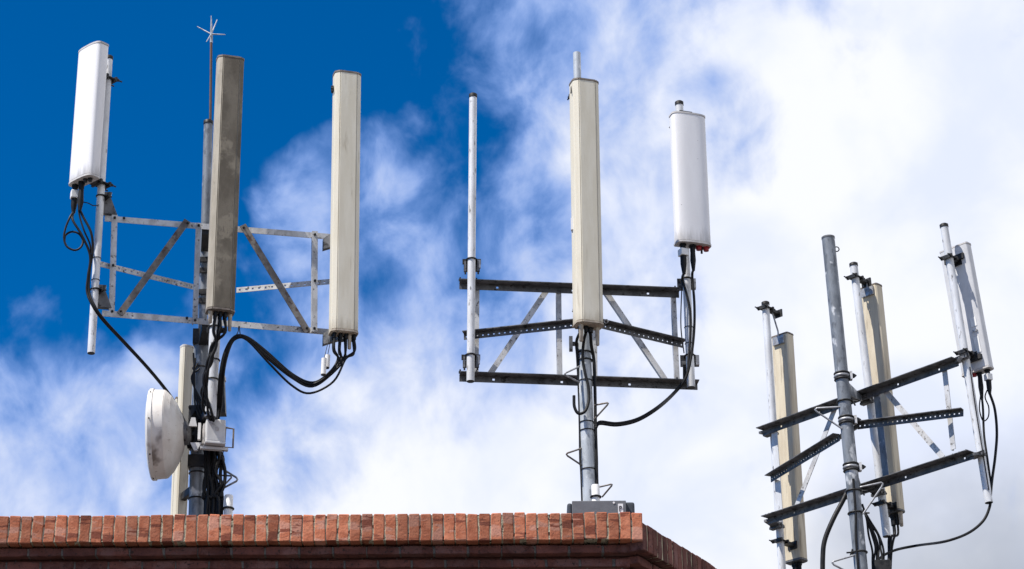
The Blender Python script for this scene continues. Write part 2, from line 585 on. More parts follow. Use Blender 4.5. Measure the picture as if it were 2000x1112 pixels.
def wall_run(O, e, n, L, ztop, mats, pitch, vis_len):
    """soldier coping with stepped stretcher courses below, along e from O; face plane through O"""
    rz = math.atan2(e.y, e.x)
    h_cop = 52.5 * MF / CEL
    dep = 0.23
    var = [brick_mesh('brick', (pitch - 0.0085, dep, h_cop), mats[0], s, 0.005) for s in range(9)]
    k = int(vis_len / pitch)
    for i in range(k):
        s = L - (i + 0.5) * pitch if e is ef else (i + 0.5) * pitch
        c = O + e * s - n * (dep / 2 + random.uniform(-0.004, 0.003))
        c.z = ztop - h_cop / 2 + random.uniform(-0.006, 0.003)
        lean = 0.0
        if e is ef:
            lean = 0.045 * max(0.0, 1 - s / (Lf * 0.45)) + random.uniform(-0.012, 0.012)
        put_brick(random.choice(var), c, rz, lean, random.uniform(-.01, .01))
    m = MB()
    zc = ztop - h_cop / 2 - 0.004
    s0, s1 = (L - k * pitch, L - 0.012) if e is ef else (0.012, k * pitch)
    m.box(O + e * ((s0 + s1) / 2) - n * (dep / 2) + Vector((0, 0, zc - O.z)), e * ((s1 - s0) / 2), n * (dep / 2 - 0.005), UP * (h_cop / 2 - 0.008))
    m.build('mortar_joint', 'mortar', bld)
    # stepped stretcher courses
    ztop2 = ztop - h_cop - 0.016
    h, bed, step = 0.059, 0.018, 0.075
    lp = 66.0 * MF
    zz = ztop2
    mm = MB()
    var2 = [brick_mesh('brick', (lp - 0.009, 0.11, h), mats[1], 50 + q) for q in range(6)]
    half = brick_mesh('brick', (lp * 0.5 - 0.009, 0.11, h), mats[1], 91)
    for cidx in range(3):
        d0 = step * (cidx + 1)
        cut = d0 * 0.566                       # both runs meet on the offset corner
        kk = int(vis_len / lp)
        pos = []
        x_ = cut + (0.004 if e is ef else 0.02)
        if cidx % 2:
            pos.append((x_ + lp * 0.25, half))
            x_ += lp * 0.5
        for i in range(kk):
            pos.append((x_ + lp * 0.5, None))
            x_ += lp
        for s_, me in pos:
            sx = L - s_ if e is ef else s_
            c = O + e * sx - n * (d0 + 0.055 + random.uniform(-0.003, 0.003))
            c.z = zz - h / 2 + random.uniform(-0.0015, 0.0015)
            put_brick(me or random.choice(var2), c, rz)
        lo, hi = cut + 0.035, x_ - 0.01
        s0, s1 = (L - hi, L - lo) if e is ef else (lo + 0.01, hi)
        mm.box(O + e * ((s0 + s1) / 2) - n * (d0 + 0.008 + 0.05) + Vector((0, 0, zz - h / 2 - O.z)), e * ((s1 - s0) / 2), n * 0.05, UP * (h / 2 - 0.004))
        zz -= h + bed
    cut = 0.19 * 0.566 + 0.001
    s0, s1 = (L - k * pitch, L - cut) if e is ef else (cut, k * pitch)
    zb = Z_ROOF - 0.2
    zt2 = ztop - h_cop + 0.01
    mm.build('mortar_joint', 'mortar_dark', bld)
    mm = MB()
    mm.box(O + e * ((s0 + s1) / 2) - n * (0.19 + 0.06) + Vector((0, 0, (zb + zt2) / 2 - O.z)), e * ((s1 - s0) / 2), n * 0.06, UP * ((zt2 - zb) / 2))
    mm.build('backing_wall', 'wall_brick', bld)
    return k


PITCHF = 22.95 * MF
wall_run(A, ef, nf, Lf, zt_wall, ('brick_orange', 'brick_shaded'), PITCHF, Lf)
wall_run(B - nf * 0.02 - ns * 0.004, es, ns, LS, zs_wall, ('brick_shaded', 'brick_shaded'), PITCHF * 0.99, 5.6)


# ------------------------------------------------------------------ antenna builders
def axis_matrix(bot, top, yaw):
    z = (top - bot).normalized()
    x = Vector((math.cos(yaw), math.sin(yaw), 0))
    x = (x - z * x.dot(z)).normalized()
    y = z.cross(x)
    M = Matrix((x, y, z)).transposed().to_4x4()
    M.translation = bot
    return M


def prof_beige(w, d):
    h, q, ff = w / 2, d / 2, w * 0.31
    g_, gd = 0.0035, 0.006
    right = [(h * 0.86, q), (h * 0.97, q * 0.8), (h, q * 0.35), (h * 0.99, -q * 0.45), (h * 0.94, -q * 0.66),
             (ff + g_ * 1.5, -q * 0.965), (ff, -q * 0.985 + gd), (ff - g_, -q)]
    left = [(-x, y) for x, y in reversed(right)]
    # counter-clockwise seen from +z
    return list(reversed(right + left))


def prof_white(w, d):
    h, q = w / 2, d / 2
    pts = []
    k = 22
    for i in range(k + 1):
        a = math.pi + math.pi * i / k
        cx, sy = math.cos(a), math.sin(a)
        pts.append((h * math.copysign(abs(cx) ** 0.68, cx), -q * 0.1 + q * 0.9 * math.copysign(abs(sy) ** 0.72, sy)))
    pts += [(h * 0.99, q * 0.75), (h * 0.93, q), (-h * 0.93, q), (-h * 0.99, q * 0.75)]
    return pts


def panel(label, bot_px, top_px, Y, w_px, yaw_deg, style='beige', body='beige', cap='cap_brown', cap_b='cap_beige', dr=0.6, group=None,
          conns=(), studs=()):
    bot, top = P(*bot_px, Y), P(*top_px, Y)
    w = w_px * mpp(bot)
    d = w * dr
    M = axis_matrix(bot, top, R(yaw_deg))
    H = (top - bot).length
    t = thing('panel_antenna', label, 'antenna', bot, group)
    pf = prof_beige if style == 'beige' else prof_white
    pr = pf(w, d)
    MB().prism(pr, M, 0.016, H - 0.014, sm=(style == 'white')).build('radome', body, t)
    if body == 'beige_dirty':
        # sunlight put into the colour: left flank lighter than the stained face
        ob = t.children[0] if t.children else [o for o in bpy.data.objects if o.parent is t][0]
        ob.data.materials.append(MATS['beige_sunlit'])
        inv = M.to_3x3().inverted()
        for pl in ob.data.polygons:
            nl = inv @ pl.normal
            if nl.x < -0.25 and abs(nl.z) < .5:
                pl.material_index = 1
    big = [(x * 1.03 + (0.0), y * 1.03) for x, y in pr]
    sm_ = [(x * 0.97, y * 0.97) for x, y in pr]
    MB().prism(sm_, M, H - 0.020, H - 0.010).prism(big, M, H - 0.011, H + 0.004).build('top_cap', cap, t)
    m = MB().prism(sm_, M, 0.010, 0.020).prism(big, M, -0.004, 0.011)
    if style == 'beige':
        m.prism([(x * 0.9, y * 0.85) for x, y in pr], M, -0.010, 0.0)
    m.build('bottom_cap', cap_b, t)
    pts = []
    for (fx, fy, r, ln, mt) in conns:
        p0 = M @ Vector((fx * w / 2, fy * d / 2, 0.0))
        p1 = M @ Vector((fx * w / 2, fy * d / 2, -ln))
        MB().tube([p0, p1], r, 12).tube([p0, p0 + (p1 - p0) * 0.35], r * 1.35, 6, sm=False).build('connector', mt, t)
        pts.append(p1)
    for (fx, fy, r, ln) in studs:
        p0 = M @ Vector((fx * w / 2, fy * d / 2, -0.004))
        p1 = M @ Vector((fx * w / 2, fy * d / 2, -ln))
        q = p0 + (p1 - p0) * 0.96
        m = MB().tube([p0, p0 + (p1 - p0) * 0.12, q, p1], [r * 1.15, r, r * 0.8, r * 0.55], 12)
        m.build('drain_stud', 'cap_beige', t)
    return t, M, w, d, H, pts


def pipe(parent, top, bot, r, name='mounting_pole', material='galv_pipe', cap=True, n=24):
    o = MB().tube([bot, bot + (top - bot) * 0.33, bot + (top - bot) * 0.66, top], r, n).build(name, material, parent)
    ax = (top - bot).normalized()
    if cap:
        MB().tube([top - ax * 0.026, top + ax * 0.004, top + ax * 0.012], [r * 1.10, r * 1.10, r * 0.8], n).build('end_cap', 'rubber_black', o)
    # black disc stands for the shade inside the open lower end
    MB().tube([bot - ax * 0.004, bot + ax * 0.02], r * 0.93, n).build('pipe_end', 'clamp_black', o)
    return o


def on_line(a, b, py):
    """point on 3d line a-b that appears at image row py"""
    lo, hi = -3.0, 4.0
    f = lambda t: -((ROT.transposed() @ ((a + (b - a) * t) - CAM)).y / -((ROT.transposed() @ ((a + (b - a) * t) - CAM)).z)) * F_PX + 556
    inc = f(1) > f(0)
    for _ in range(60):
        m_ = (lo + hi) / 2
        if (f(m_) < py) == inc:
            lo = m_
        else:
            hi = m_
    return a + (b - a) * lo


def to_z(a, b, z):
    return a + (b - a) * ((z - a.z) / (b.z - a.z))


def clamp(parent, c, axis, r, toward=None, material='clamp_black', plate=True, name='clamp', rr=0.008, rings=1, gap=0.03, pw=0.075):
    axis = axis.normalized()
    m = MB()
    for i in range(rings):
        m.ring(c + axis * (gap * (i - (rings - 1) / 2)), axis, r + rr * 0.6, rr, 24, 6)
    if plate and toward is not None:
        d = (toward - axis * toward.dot(axis)).normalized()
        s = axis.cross(d)
        m.box(c + d * (r + 0.014), s * pw, d * 0.007, axis * 0.022)
        for k in (-1, 1):
            m.tube([c + s * k * (r + 0.008) - d * 0.01, c + s * k * (r + 0.008) + d * (r + 0.05)], 0.006, 8)
            m.tube([c + s * k * (r + 0.008) + d * (r + 0.02), c + s * k * (r + 0.008) + d * (r + 0.032)], 0.013, 6, sm=False)
    return m.build(name, material, parent)


def arm_bracket(parent, pole_c, axis, pole_r, ant_pt, material='clamp_black', name='bracket'):
    """bracket that grips the pole and holds the antenna back"""
    d = ant_pt - pole_c
    dz = UP * d.dot(UP)
    d = (d - axis * d.dot(axis))
    ln = d.length
    d.normalize()
    s = axis.cross(d)
    m = MB()
    m.ring(pole_c, axis, pole_r + 0.006, 0.008, 20, 6)
    # two jaws
    for k in (-1, 1):
        m.box(pole_c + d * k * (pole_r + 0.014), s * 0.062, d * 0.010, axis * 0.018)
        m.tube([pole_c + s * k * 0.052 - d * (pole_r + 0.075), pole_c + s * k * 0.052 + d * (pole_r + 0.05)], 0.0065, 8)
        m.tube([pole_c + s * k * 0.052 - d * (pole_r + 0.040), pole_c + s * k * 0.052 - d * (pole_r + 0.026)], 0.014, 6, sm=False)
    m.box(pole_c + d * ((pole_r + ln) / 2 + 0.008), s * 0.030, d * max(0.01, (ln - pole_r) / 2 - 0.002), axis * 0.015)
    m.box(pole_c + d * (ln - 0.002), s * 0.055, d * 0.008, axis * 0.04)
    return m.build(name, material, parent)


def lbar(parent, p, q, flange, leg, material, toward=-1, name='crossbar', thick=0.007, holes=None, flange_at='top'):
    """angle section from p to q: p, q are the top outer corner of the upright leg"""
    x = (q - p).normalized()
    L = (q - p).length
    s = x.cross(UP)
    s.normalize()
    if s.y * toward < 0:
        s = -s                       # s points where the flange points
    u = s.cross(x)
    if u.z < 0:
        u = -u
    m = MB()
    mid = (p + q) / 2
    fz = -thick / 2 if flange_at == 'top' else -leg + thick / 2
    m.box(mid + s * (flange / 2) + u * fz, x * (L / 2), s * (flange / 2), u * (thick / 2))
    l0, l1 = (-thick, -leg) if flange_at == 'top' else (0.0, -leg + thick)
    if not holes:
        m.box(mid + s * (thick / 2) + u * ((l0 + l1) / 2), x * (L / 2 - 0.0005), s * (thick / 2), u * (abs(l1 - l0) / 2))
    else:
        pitch, hd, hc = holes        # hole pitch, diameter, height of the row below the top
        za, zb_ = -hc + hd / 2, -hc - hd / 2
        m.box(mid + s * (thick / 2) + u * ((l0 + za) / 2), x * (L / 2 - 0.0005), s * (thick / 2), u * (abs(l0 - za) / 2))
        m.box(mid + s * (thick / 2) + u * ((zb_ + l1) / 2), x * (L / 2 - 0.0005), s * (thick / 2), u * (abs(zb_ - l1) / 2))
        xs = [0.0]
        a = pitch * 0.5
        while a < L - hd:
            xs += [a - hd / 2, a + hd / 2]
            a += pitch
        xs.append(L)
        for i in range(0, len(xs) - 1, 2):
            m.box(p + x * ((xs[i] + xs[i + 1]) / 2) + s * (thick / 2) + u * ((za + zb_) / 2), x * ((xs[i + 1] - xs[i]) / 2 - 0.0003), s * (thick / 2 - 0.0004), u * ((za - zb_) / 2))
    return m.build(name, material, parent)


def bolt(parent, c, d, r=0.013, ln=0.02):
    return MB().tube([c, c + d * ln], r, 6, sm=False).tube([c + d * ln, c + d * (ln + 0.014)], r * 0.5, 6).build('bolt', 'clamp_black', parent)


def step_loop(parent, pts, w_px=4.0, material='clamp_zinc'):
    w = px_pts(pts)
    # rounded triangle of bent rod
    out = [w[0]]
    for i in range(1, len(w) - 1):
        a, b, c = w[i - 1], w[i], w[i + 1]
        out += [b + (a - b) * 0.16, b + (a - b) * 0.05 + (c - b) * 0.05, b + (c - b) * 0.16]
    out.append(w[-1])
    return MB().tube(out, w_px * 0.5 * mpp(w[0]), 8).build('step_loop', material, parent)


FRONT = Vector((0, -1, 0))

# ================================================================== LEFT MAST
YM = 18.70
zT = P(205, 425, 18.2).z
zB = P(205, 611, 18.2).z
zM = P(195, 515, 18.2).z
TL, TR = P(205, 421, 18.2), PZ(644, 457, zT)
TL.z = TR.z = zT
TR = PZ(644, 457, zT)
TL = PZ(205, 421, zT)
BL, BR = PZ(200, 606, zB), PZ(644, 643, zB)
mast_lo_b = P(383, 1003, YM)
mast_lo_t = P(394, 655, YM)
base1 = to_z(mast_lo_t, mast_lo_b, Z_ROOF)
m1 = thing('antenna_mast', 'tall grey mast at the left with light lattice side frame behind the dish', 'antenna mast', base1)
k1 = mpp(mast_lo_t)
pipe(m1, mast_lo_t, base1, 14.5 * k1, 'mast_pole', 'galv_mast', cap=False)
up_t, up_b = P(407, 238, YM), P(394.5, 690, YM)
pipe(m1, up_t, up_b, 9 * k1, 'mast_pole', 'galv_mast')
axm = (up_t - up_b).normalized()
# collar that joins the lower and the upper tube
c = on_line(mast_lo_b, mast_lo_t, 662)
MB().box(c, Vector((15.5 * k1, 0, 0)), Vector((0, 15.5 * k1, 0)), axm * 0.065).build('collar', 'clamp_black', m1)
c = on_line(mast_lo_b, mast_lo_t, 905)
MB().box(c, Vector((17 * k1, 0, 0)), Vector((0, 17 * k1, 0)), axm * 0.05).build('collar', 'clamp_black', m1)
for yy in (720, 800, 925, 975):
    clamp(m1, on_line(mast_lo_b, mast_lo_t, yy), axm, 14.5 * k1, None, plate=False, rr=0.006)

fx = (TR - TL).normalized()
fn = Vector((fx.y, -fx.x, 0))           # towards viewer
LEG = 0.05
# crossbars (upright leg towards the viewer, flange behind)
lbar(m1, TL, TR, 0.05, LEG, 'galv_bar', +1, 'crossbar')
lbar(m1, BL, BR, 0.05, LEG, 'galv_bar', +1, 'crossbar')
# struts running back to the mast
zs = zM
sl0, sl1 = PZ(190, 509, zs), PZ(380, 556, zs)
lbar(m1, sl0, sl1, 0.04, 0.045, 'galv_bar', +1, 'strut', holes=(0.055, 0.016, 0.022))
zs2 = PZ(380, 556, zs).z
sr0, sr1 = PZ(462, 562, zs), PZ(644, 545, zs)
lbar(m1, sr0, sr1, 0.04, 0.045, 'galv_bar', +1, 'strut', holes=(0.055, 0.016, 0.022))


def flat(parent, p, q, w, material, name, toward, thick=0.008, flange=0.0, side=1):
    """flat or angle bar lying in a frame plane; toward = direction it faces"""
    x = (q - p).normalized()
    u = x.cross(toward).normalized()
    m = MB()
    L = (q - p).length
    mid = (p + q) / 2
    m.box(mid, x * (L / 2), u * (w / 2), toward * (thick / 2))
    if flange:
        m.box(mid + u * side * (w / 2 - thick / 2) - toward * (flange / 2 + thick / 2 + 0.0005), x * (L / 2 - 0.001), u * (thick / 2), toward * (flange / 2))
    return m.build(name, material, parent)


def in_plane(px, py, o, n):
    d = ray(px, py)
    return CAM + d * ((o - CAM).dot(n) / d.dot(n))


def FP1(px, py, off=0.0):
    return in_plane(px, py, TL + fn * off, fn)


flat(m1, FP1(224, 420, .012), FP1(218, 615, .012), 11 * k1, 'galv_bar', 'upright', fn, flange=.035, side=1)
flat(m1, FP1(388, 436, .012), FP1(381, 632, .012), 10 * k1, 'galv_bar', 'upright', fn, flange=.035)
flat(m1, FP1(615, 452, .012), FP1(614, 648, .012), 11.5 * k1, 'galv_bar', 'upright', fn, flange=.035)
flat(m1, FP1(366, 431, .022), FP1(234, 614, .022), 13 * k1, 'steel_brown', 'brace', fn, flange=.03, side=1)
flat(m1, FP1(474, 440, .022), FP1(601, 648, .022), 13 * k1, 'steel_brown', 'brace', fn, flange=.03, side=-1)
for (px, py) in ((224, 426), (219, 609), (388, 441), (381, 626), (615, 459), (614, 642), (366, 437), (236, 609), (476, 446), (599, 642), (221, 519), (615, 549), (242, 427), (365, 622)):
    bolt(m1, FP1(px, py, .016), fn, 0.011, 0.012)
# stand-offs between frame and mast
for py in (446, 634):
    a = FP1(402, py)
    b = on_line(up_b, up_t, py + 12)
    b = Vector((b.x, b.y, a.z - 0.02))
    a = a + Vector((0, 0, -0.02)) - fn * 0.01
    d = (b - a)
    MB().box((a + b) / 2, d / 2, d.cross(UP).normalized() * 0.03, UP * 0.03).build('standoff', 'clamp_black', m1)
for yy in (512, 533, 575, 592):
    clamp(m1, on_line(up_b, up_t, yy), axm, 9 * k1, FRONT, rr=0.008, pw=0.05)

# left mounting pole
YP = 18.10
pt, pb = P(213, 112, YP), P(178, 690, YP)
kp = mpp(pb)
lp1 = pipe(m1, pt, pb, 7.6 * kp)
axp = (pt - pb).normalized()
for yy in (384, 566):
    cc = on_line(pb, pt, yy)
    clamp(m1, cc, axp, 7.6 * kp, (fx - fn * .4), rr=0.006)
    # wedge bracket that ties the pole to the crossbar
    w0 = cc + fx * 0.03 - fn * 0.03
    mm = MB()
    pts = [w0 + UP * .06, w0 - UP * .13, w0 - UP * .13 + fx * .11, w0 + fx * .05 + UP * .02, w0 + fx * .06 + UP * .06]
    pts2 = [p - fn * 0.05 for p in pts]
    mm.add(pts + pts2, [tuple(reversed(range(5))), (5, 6, 7, 8, 9)] + [(i, (i + 1) % 5, 5 + (i + 1) % 5, 5 + i) for i in range(5)])
    mm.build('wedge_bracket', 'steel_dark', m1)
for yy in (505, 548):
    MB().ring(on_line(pb, pt, yy), axp, 7.6 * kp + .002, .003, 20, 5).build('cable_tie', 'rubber_black', m1)

# pole behind the stained antenna and the one behind the right cream antenna
p2t, p2b = P(447, 150, 18.20), P(411, 815, 18.20)
pipe(m1, p2t, p2b, 11 * kp)
ax2 = (p2t - p2b).normalized()
for yy in (704, 742):
    clamp(m1, on_line(p2b, p2t, yy), ax2, 11 * kp, None, plate=False, rr=.006)
for yy in (449, 640):
    c = on_line(p2b, p2t, yy)
    clamp(m1, c, ax2, 11 * kp, -FRONT, rr=.008)
c = on_line(p2b, p2t, 795)
d_ = on_line(mast_lo_b, mast_lo_t, 806)
d_.z = c.z
MB().box((c + d_) / 2, (d_ - c) / 2, Vector((0.03, -0.005, 0)), UP * .03).build('standoff', 'clamp_black', m1)
YR = TR.y - 0.12
p3t, p3b = P(676, 170, YR), P(667, 665, YR)
pipe(m1, p3t, p3b, 8 * kp)
ax3 = (p3t - p3b).normalized()
for yy in (462, 648):
    c = on_line(p3b, p3t, yy)
    clamp(m1, c, ax3, 8 * kp, -fx, rr=.008)
    q = FP1(632, yy - 8)
    w0 = Vector((q.x, q.y, c.z + 0.0))
    mm = MB()
    pts = [w0 - UP * .06, c - UP * .06, c + UP * .10, w0 + UP * .035]
    pts2 = [p - fn * .05 for p in pts]
    mm.add(pts + pts2, [(0, 1, 2, 3), (7, 6, 5, 4)] + [tuple(reversed((i, (i + 1) % 4, 4 + (i + 1) % 4, 4 + i))) for i in range(4)])
    mm.build('wedge_bracket', 'steel_dark', m1)
# bent rod hooks on the lower mast
step_loop(m1, [(428, 912, YM - .05), (468, 937, YM - .15), (428, 958, YM - .05)], 4)
step_loop(m1, [(420, 928, YM - .02), (455, 930, YM - .1), (436, 950, YM - .05)], 3.5)

# ---- lightning rod
lr_b, lr_t = P(411, 236, YM), P(412.5, 84, YM)
rod = thing('lightning_rod', 'thin rusty lightning rod with a star-shaped silver tip on the left mast', 'lightning rod', lr_b)
MB().tube([lr_b - UP * .02, lr_t], 2.6 * k1, 10).build('rod', 'rust', rod)
MB().tube([lr_t, P(413, 66, YM), P(412.5, 31, YM)], [3 * k1, 2.8 * k1, 0.8 * k1], 10).build('tip', 'clamp_zinc', rod)
hub = P(412.5, 67, YM)
for (px, py, dy) in ((385, 52, .04), (440, 68, -.02), (424, 39, .12), (403, 82, -.12)):
    e = P(px, py, YM + dy)
    MB().tube([hub, e], [1.6 * k1, 0.9 * k1], 8).build('prong', 'clamp_zinc', rod)

# ---- panel antennas on the left mast
CONN6 = [(fx_, fy_, 0.014, 0.05, 'rubber_black') for fx_ in (-.35, 0.0, .35) for fy_ in (-.35, .35)]
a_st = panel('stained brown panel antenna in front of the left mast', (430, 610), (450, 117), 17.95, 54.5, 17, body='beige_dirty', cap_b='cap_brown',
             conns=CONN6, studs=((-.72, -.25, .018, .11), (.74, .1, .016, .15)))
a_cr = panel('cream panel antenna at the right end of the left lattice frame', (671, 652), (678, 147), YR - .22, 55.0, 17,
             conns=[(x_, y_, .014, .05, 'rubber_black') for x_ in (-.7, -.25, .15, .75) for y_ in (-.3, .35)], studs=((.42, -.1, .017, .13),))
a_wl = panel('white rounded panel antenna turned left, far left of the picture', (162, 354), (180.5, 95), 17.93, 70, -43, 'white', 'white_plastic', 'cap_grey', 'cap_grey', dr=.42,
             conns=((-.68, 0, .022, .06, 'rubber_black'), (-.1, 0, .022, .06, 'rubber_black'), (.35, -.2, .016, .03, 'clamp_black'), (.6, .1, .016, .03, 'clamp_black')))
for ant, a_, b_, r_, ys in ((a_st, p2t, p2b, 11 * kp, (190, 585)), (a_cr, p3t, p3b, 8 * kp, (180, 640)), (a_wl, pt, pb, 7.6 * kp, (156, 361))):
    ax_ = (a_ - b_).normalized()
    for yy in ys:
        c = on_line(b_, a_, yy)
        M_ = ant[1]
        loc = M_.inverted() @ c
        arm_bracket(ant[0], c, ax_, r_, M_ @ Vector((max(-.3, min(.3, loc.x / ant[2])) * ant[2], ant[4 - 1] / 2, loc.z)))
# small latch on the cream antenna
M_ = a_cr[1]
MB().box(M_ @ Vector((-a_cr[2] * .52, .02, a_cr[4] - .14)), Vector((.012, 0, 0)), Vector((0, .02, 0)), UP * .025).build('latch', 'clamp_black', a_cr[0])
MB().tube([M_ @ Vector((-a_cr[2] * .52, 0, a_cr[4] - .13)), M_ @ Vector((-a_cr[2] * .62, -.03, a_cr[4] - .16))], .006, 6).build('latch', 'clamp_black', a_cr[0])

# antennas behind the dish
b1, t1 = (349, 1060), (366, 678)
a_r1 = panel('cream panel antenna standing behind the round dish', b1, t1, YM + .28, 26, 35, cap='cap_grey', dr=.7)
a_r2 = panel('narrow cream panel antenna lower behind the round dish', (338, 1060), (349, 778), YM + .42, 13, 25, dr=.8)
for ant, yy in ((a_r1, (820, 1020)), (a_r2, (950, 1030))):
    for y_ in yy:
        c = on_line(mast_lo_b, mast_lo_t, y_)
        q = on_line(P(*b1, ant[1].translation.y), P(*t1, ant[1].translation.y), y_) if ant is a_r1 else on_line(P(338, 1060, YM + .42), P(349, 778, YM + .42), y_)
        q = Vector((q.x, q.y, c.z))
        MB().box((c + q) / 2, (q - c) / 2, UP * .03, (q - c).cross(UP).normalized() * .02).build('bracket', 'clamp_black', ant[0])

# ---- microwave dish
DY = YM - .28
hubc = P(361, 847, DY)
kd = mpp(hubc)
dax = Vector((-0.93, -0.12, 0.02)).normalized()
dax = Vector((-0.995, -0.03, -0.04)).normalized()
dish = thing('microwave_dish', 'round white drum-shaped microwave dish pointing left', 'dish antenna', hubc)
Rd = 88 * kd
ln = 70 * kd
m = MB().lathe(hubc, dax, [(0.0, 20 * kd), (4 * kd, 36 * kd), (13 * kd, 58 * kd), (23 * kd, 74 * kd), (33 * kd, Rd * .96), (36 * kd, Rd * .985), (57.5 * kd, Rd)], 56)
m.build('reflector', 'dish_white', dish)
m = MB().lathe(hubc, dax, [(57 * kd, Rd * 1.0), (57 * kd, Rd * 1.025), (64 * kd, Rd * 1.025), (66 * kd, Rd * 1.0), (70 * kd, Rd * .8), (72 * kd, Rd * .4), (73 * kd, 0)], 56)
m.build('radome', 'dish_white', dish)
for i in range(8):
    a = 2 * math.pi * i / 8
    u_ = dax.orthogonal().normalized()
    w_ = dax.cross(u_)
    rd = u_ * math.cos(a) + w_ * math.sin(a)
    c = hubc + dax * 60.5 * kd + rd * Rd * 1.022
    MB().tube([c, c + rd * .008], .006, 6).build('rim_screw', 'clamp_black', dish)
MB().lathe(hubc - dax * 8 * kd, dax, [(-4 * kd, 0), (-4 * kd, 15 * kd), (2 * kd, 22 * kd), (10 * kd, 24 * kd), (13 * kd, 18 * kd)], 32).build('hub', 'steel_dark', dish)
# tilt mount between dish and mast
mc = on_line(mast_lo_b, mast_lo_t, 840)
mm = MB()
for z_ in (-.10, .02, .11):
    a, b = hubc - dax * .03 + UP * z_ * .6, mc + UP * z_ + Vector((-.02, -.07, 0))
    mm.box((a + b) / 2, (b - a) / 2, UP * .022, Vector((0, .035, 0)))
mm.box(mc + Vector((0, -.075, 0)), Vector((.075, 0, 0)), Vector((0, .012, 0)), UP * .17)
mm.build('mount', 'clamp_black', dish)
for dz in (-.16, .16):
    clamp(dish, mc + UP * dz, axm, 14.5 * k1, FRONT, rr=.009)
def trapz(c, w0, w1, h, t):
    x = Vector((1, 0, 0))
    pts = [c - x * w0 + UP * h, c - x * w1 - UP * h, c + x * w1 - UP * h, c + x * w0 + UP * h]
    pts2 = [p + Vector((0, t, 0)) for p in pts]
    m_ = MB()
    m_.add(pts + pts2, [(0, 1, 2, 3), (7, 6, 5, 4)] + [tuple(reversed((i, (i + 1) % 4, 4 + (i + 1) % 4, 4 + i))) for i in range(4)])
    return m_
trapz(P(382, 872, DY - .06), 11 * kd, 3 * kd, 8 * kd, .02).build('mount_plate', 'radio_grey', dish)
trapz(P(377, 824, DY - .06), 4 * kd, 8 * kd, 9 * kd, .02).build('mount_plate', 'radio_grey', dish)
trapz(P(389, 842, DY - .09), 2.5 * kd, 2.5 * kd, 17 * kd, .03).build('mount_plate', 'white_paint', dish)

# ---- radio unit beside the dish
rc = P(420, 845, DY - .05)
radio = thing('radio_unit', 'pale grey radio box with carrying handle beside the dish', 'radio unit', rc)


def rounded_box(c, ax, ay, az, r=0.012):
    bm = bmesh.new()
    bmesh.ops.create_cube(bm, size=2)
    for v in bm.verts:
        v.co = ax * v.co.x + ay * v.co.y + az * v.co.z
    bmesh.ops.bevel(bm, geom=bm.edges[:], offset=r, segments=3, affect='EDGES', profile=.6)
    m_ = MB()
    bm.verts.index_update()
    m_.add([v.co + c for v in bm.verts], [tuple(v.index for v in f.verts) for f in bm.faces], False)
    bm.free()
    return m_


ry = R(14)
rx_, ry_ = Vector((math.cos(ry), math.sin(ry), 0)), Vector((-math.sin(ry), math.cos(ry), 0))
rounded_box(rc, rx_ * 19 * kd, ry_ * .05, UP * 24 * kd, .016).build('housing', 'radio_grey', radio)
rounded_box(rc - UP * 25 * kd, rx_ * 20 * kd, ry_ * .055, UP * 2.2 * kd, .004).build('lower_lip', 'radio_grey', radio)
rounded_box(rc + ry_ * .07, rx_ * 22 * kd, ry_ * .03, UP * 21 * kd, .006).build('heat_sink', 'cap_grey', radio)
trapz(rc - ry_ * .052 + UP * .01, 6 * kd, 6 * kd, 3 * kd, .003).build('name_plate', 'cap_grey', radio)
h0 = rc + rx_ * 20 * kd + ry_ * .03
MB().tube([h0 + UP * 15 * kd, h0 + rx_ * 17 * kd + UP * 13 * kd, h0 + rx_ * 17 * kd - UP * 26 * kd, h0 - UP * 26 * kd, h0 + rx_ * 1 * kd + UP * 14 * kd], 2.0 * kd, 6, sm=False).build('handle', 'cap_brown', radio)
MB().box(rc - UP * 32 * kd + ry_ * .02, rx_ * 27 * kd, ry_ * .02, UP * 2.6 * kd).build('support_rail', 'radio_grey', radio)
a, b = rc + ry_ * .09, on_line(mast_lo_b, mast_lo_t, 848)
MB().box((a + b) / 2, (b - a) / 2, UP * .05, (b - a).cross(UP).normalized() * .03).build('arm', 'clamp_black', radio)
# dark box on the right of the lower mast
bx_c = P(433, 775, YM - .12)
jb = thing('junction_box', 'slim black junction box strapped upright above the radio box', 'junction box', bx_c)
MB().box(bx_c, Vector((7 * kd, 0, 0)), Vector((0, .05, 0)), Vector((-.012, 0, 38 * kd))).build('housing', 'clamp_black', jb)
MB().box(bx_c + Vector((-.012, 0, 36 * kd)) + UP * 4 * kd, Vector((8.5 * kd, 0, 0)), Vector((0, .06, 0)), UP * 3.5 * kd).build('lid', 'cap_grey', jb)
a, b = bx_c, on_line(mast_lo_b, mast_lo_t, 778)
MB().box((a + b) / 2, (b - a) / 2, UP * .02, (b - a).cross(UP).normalized() * .02).build('bracket', 'clamp_black', jb)

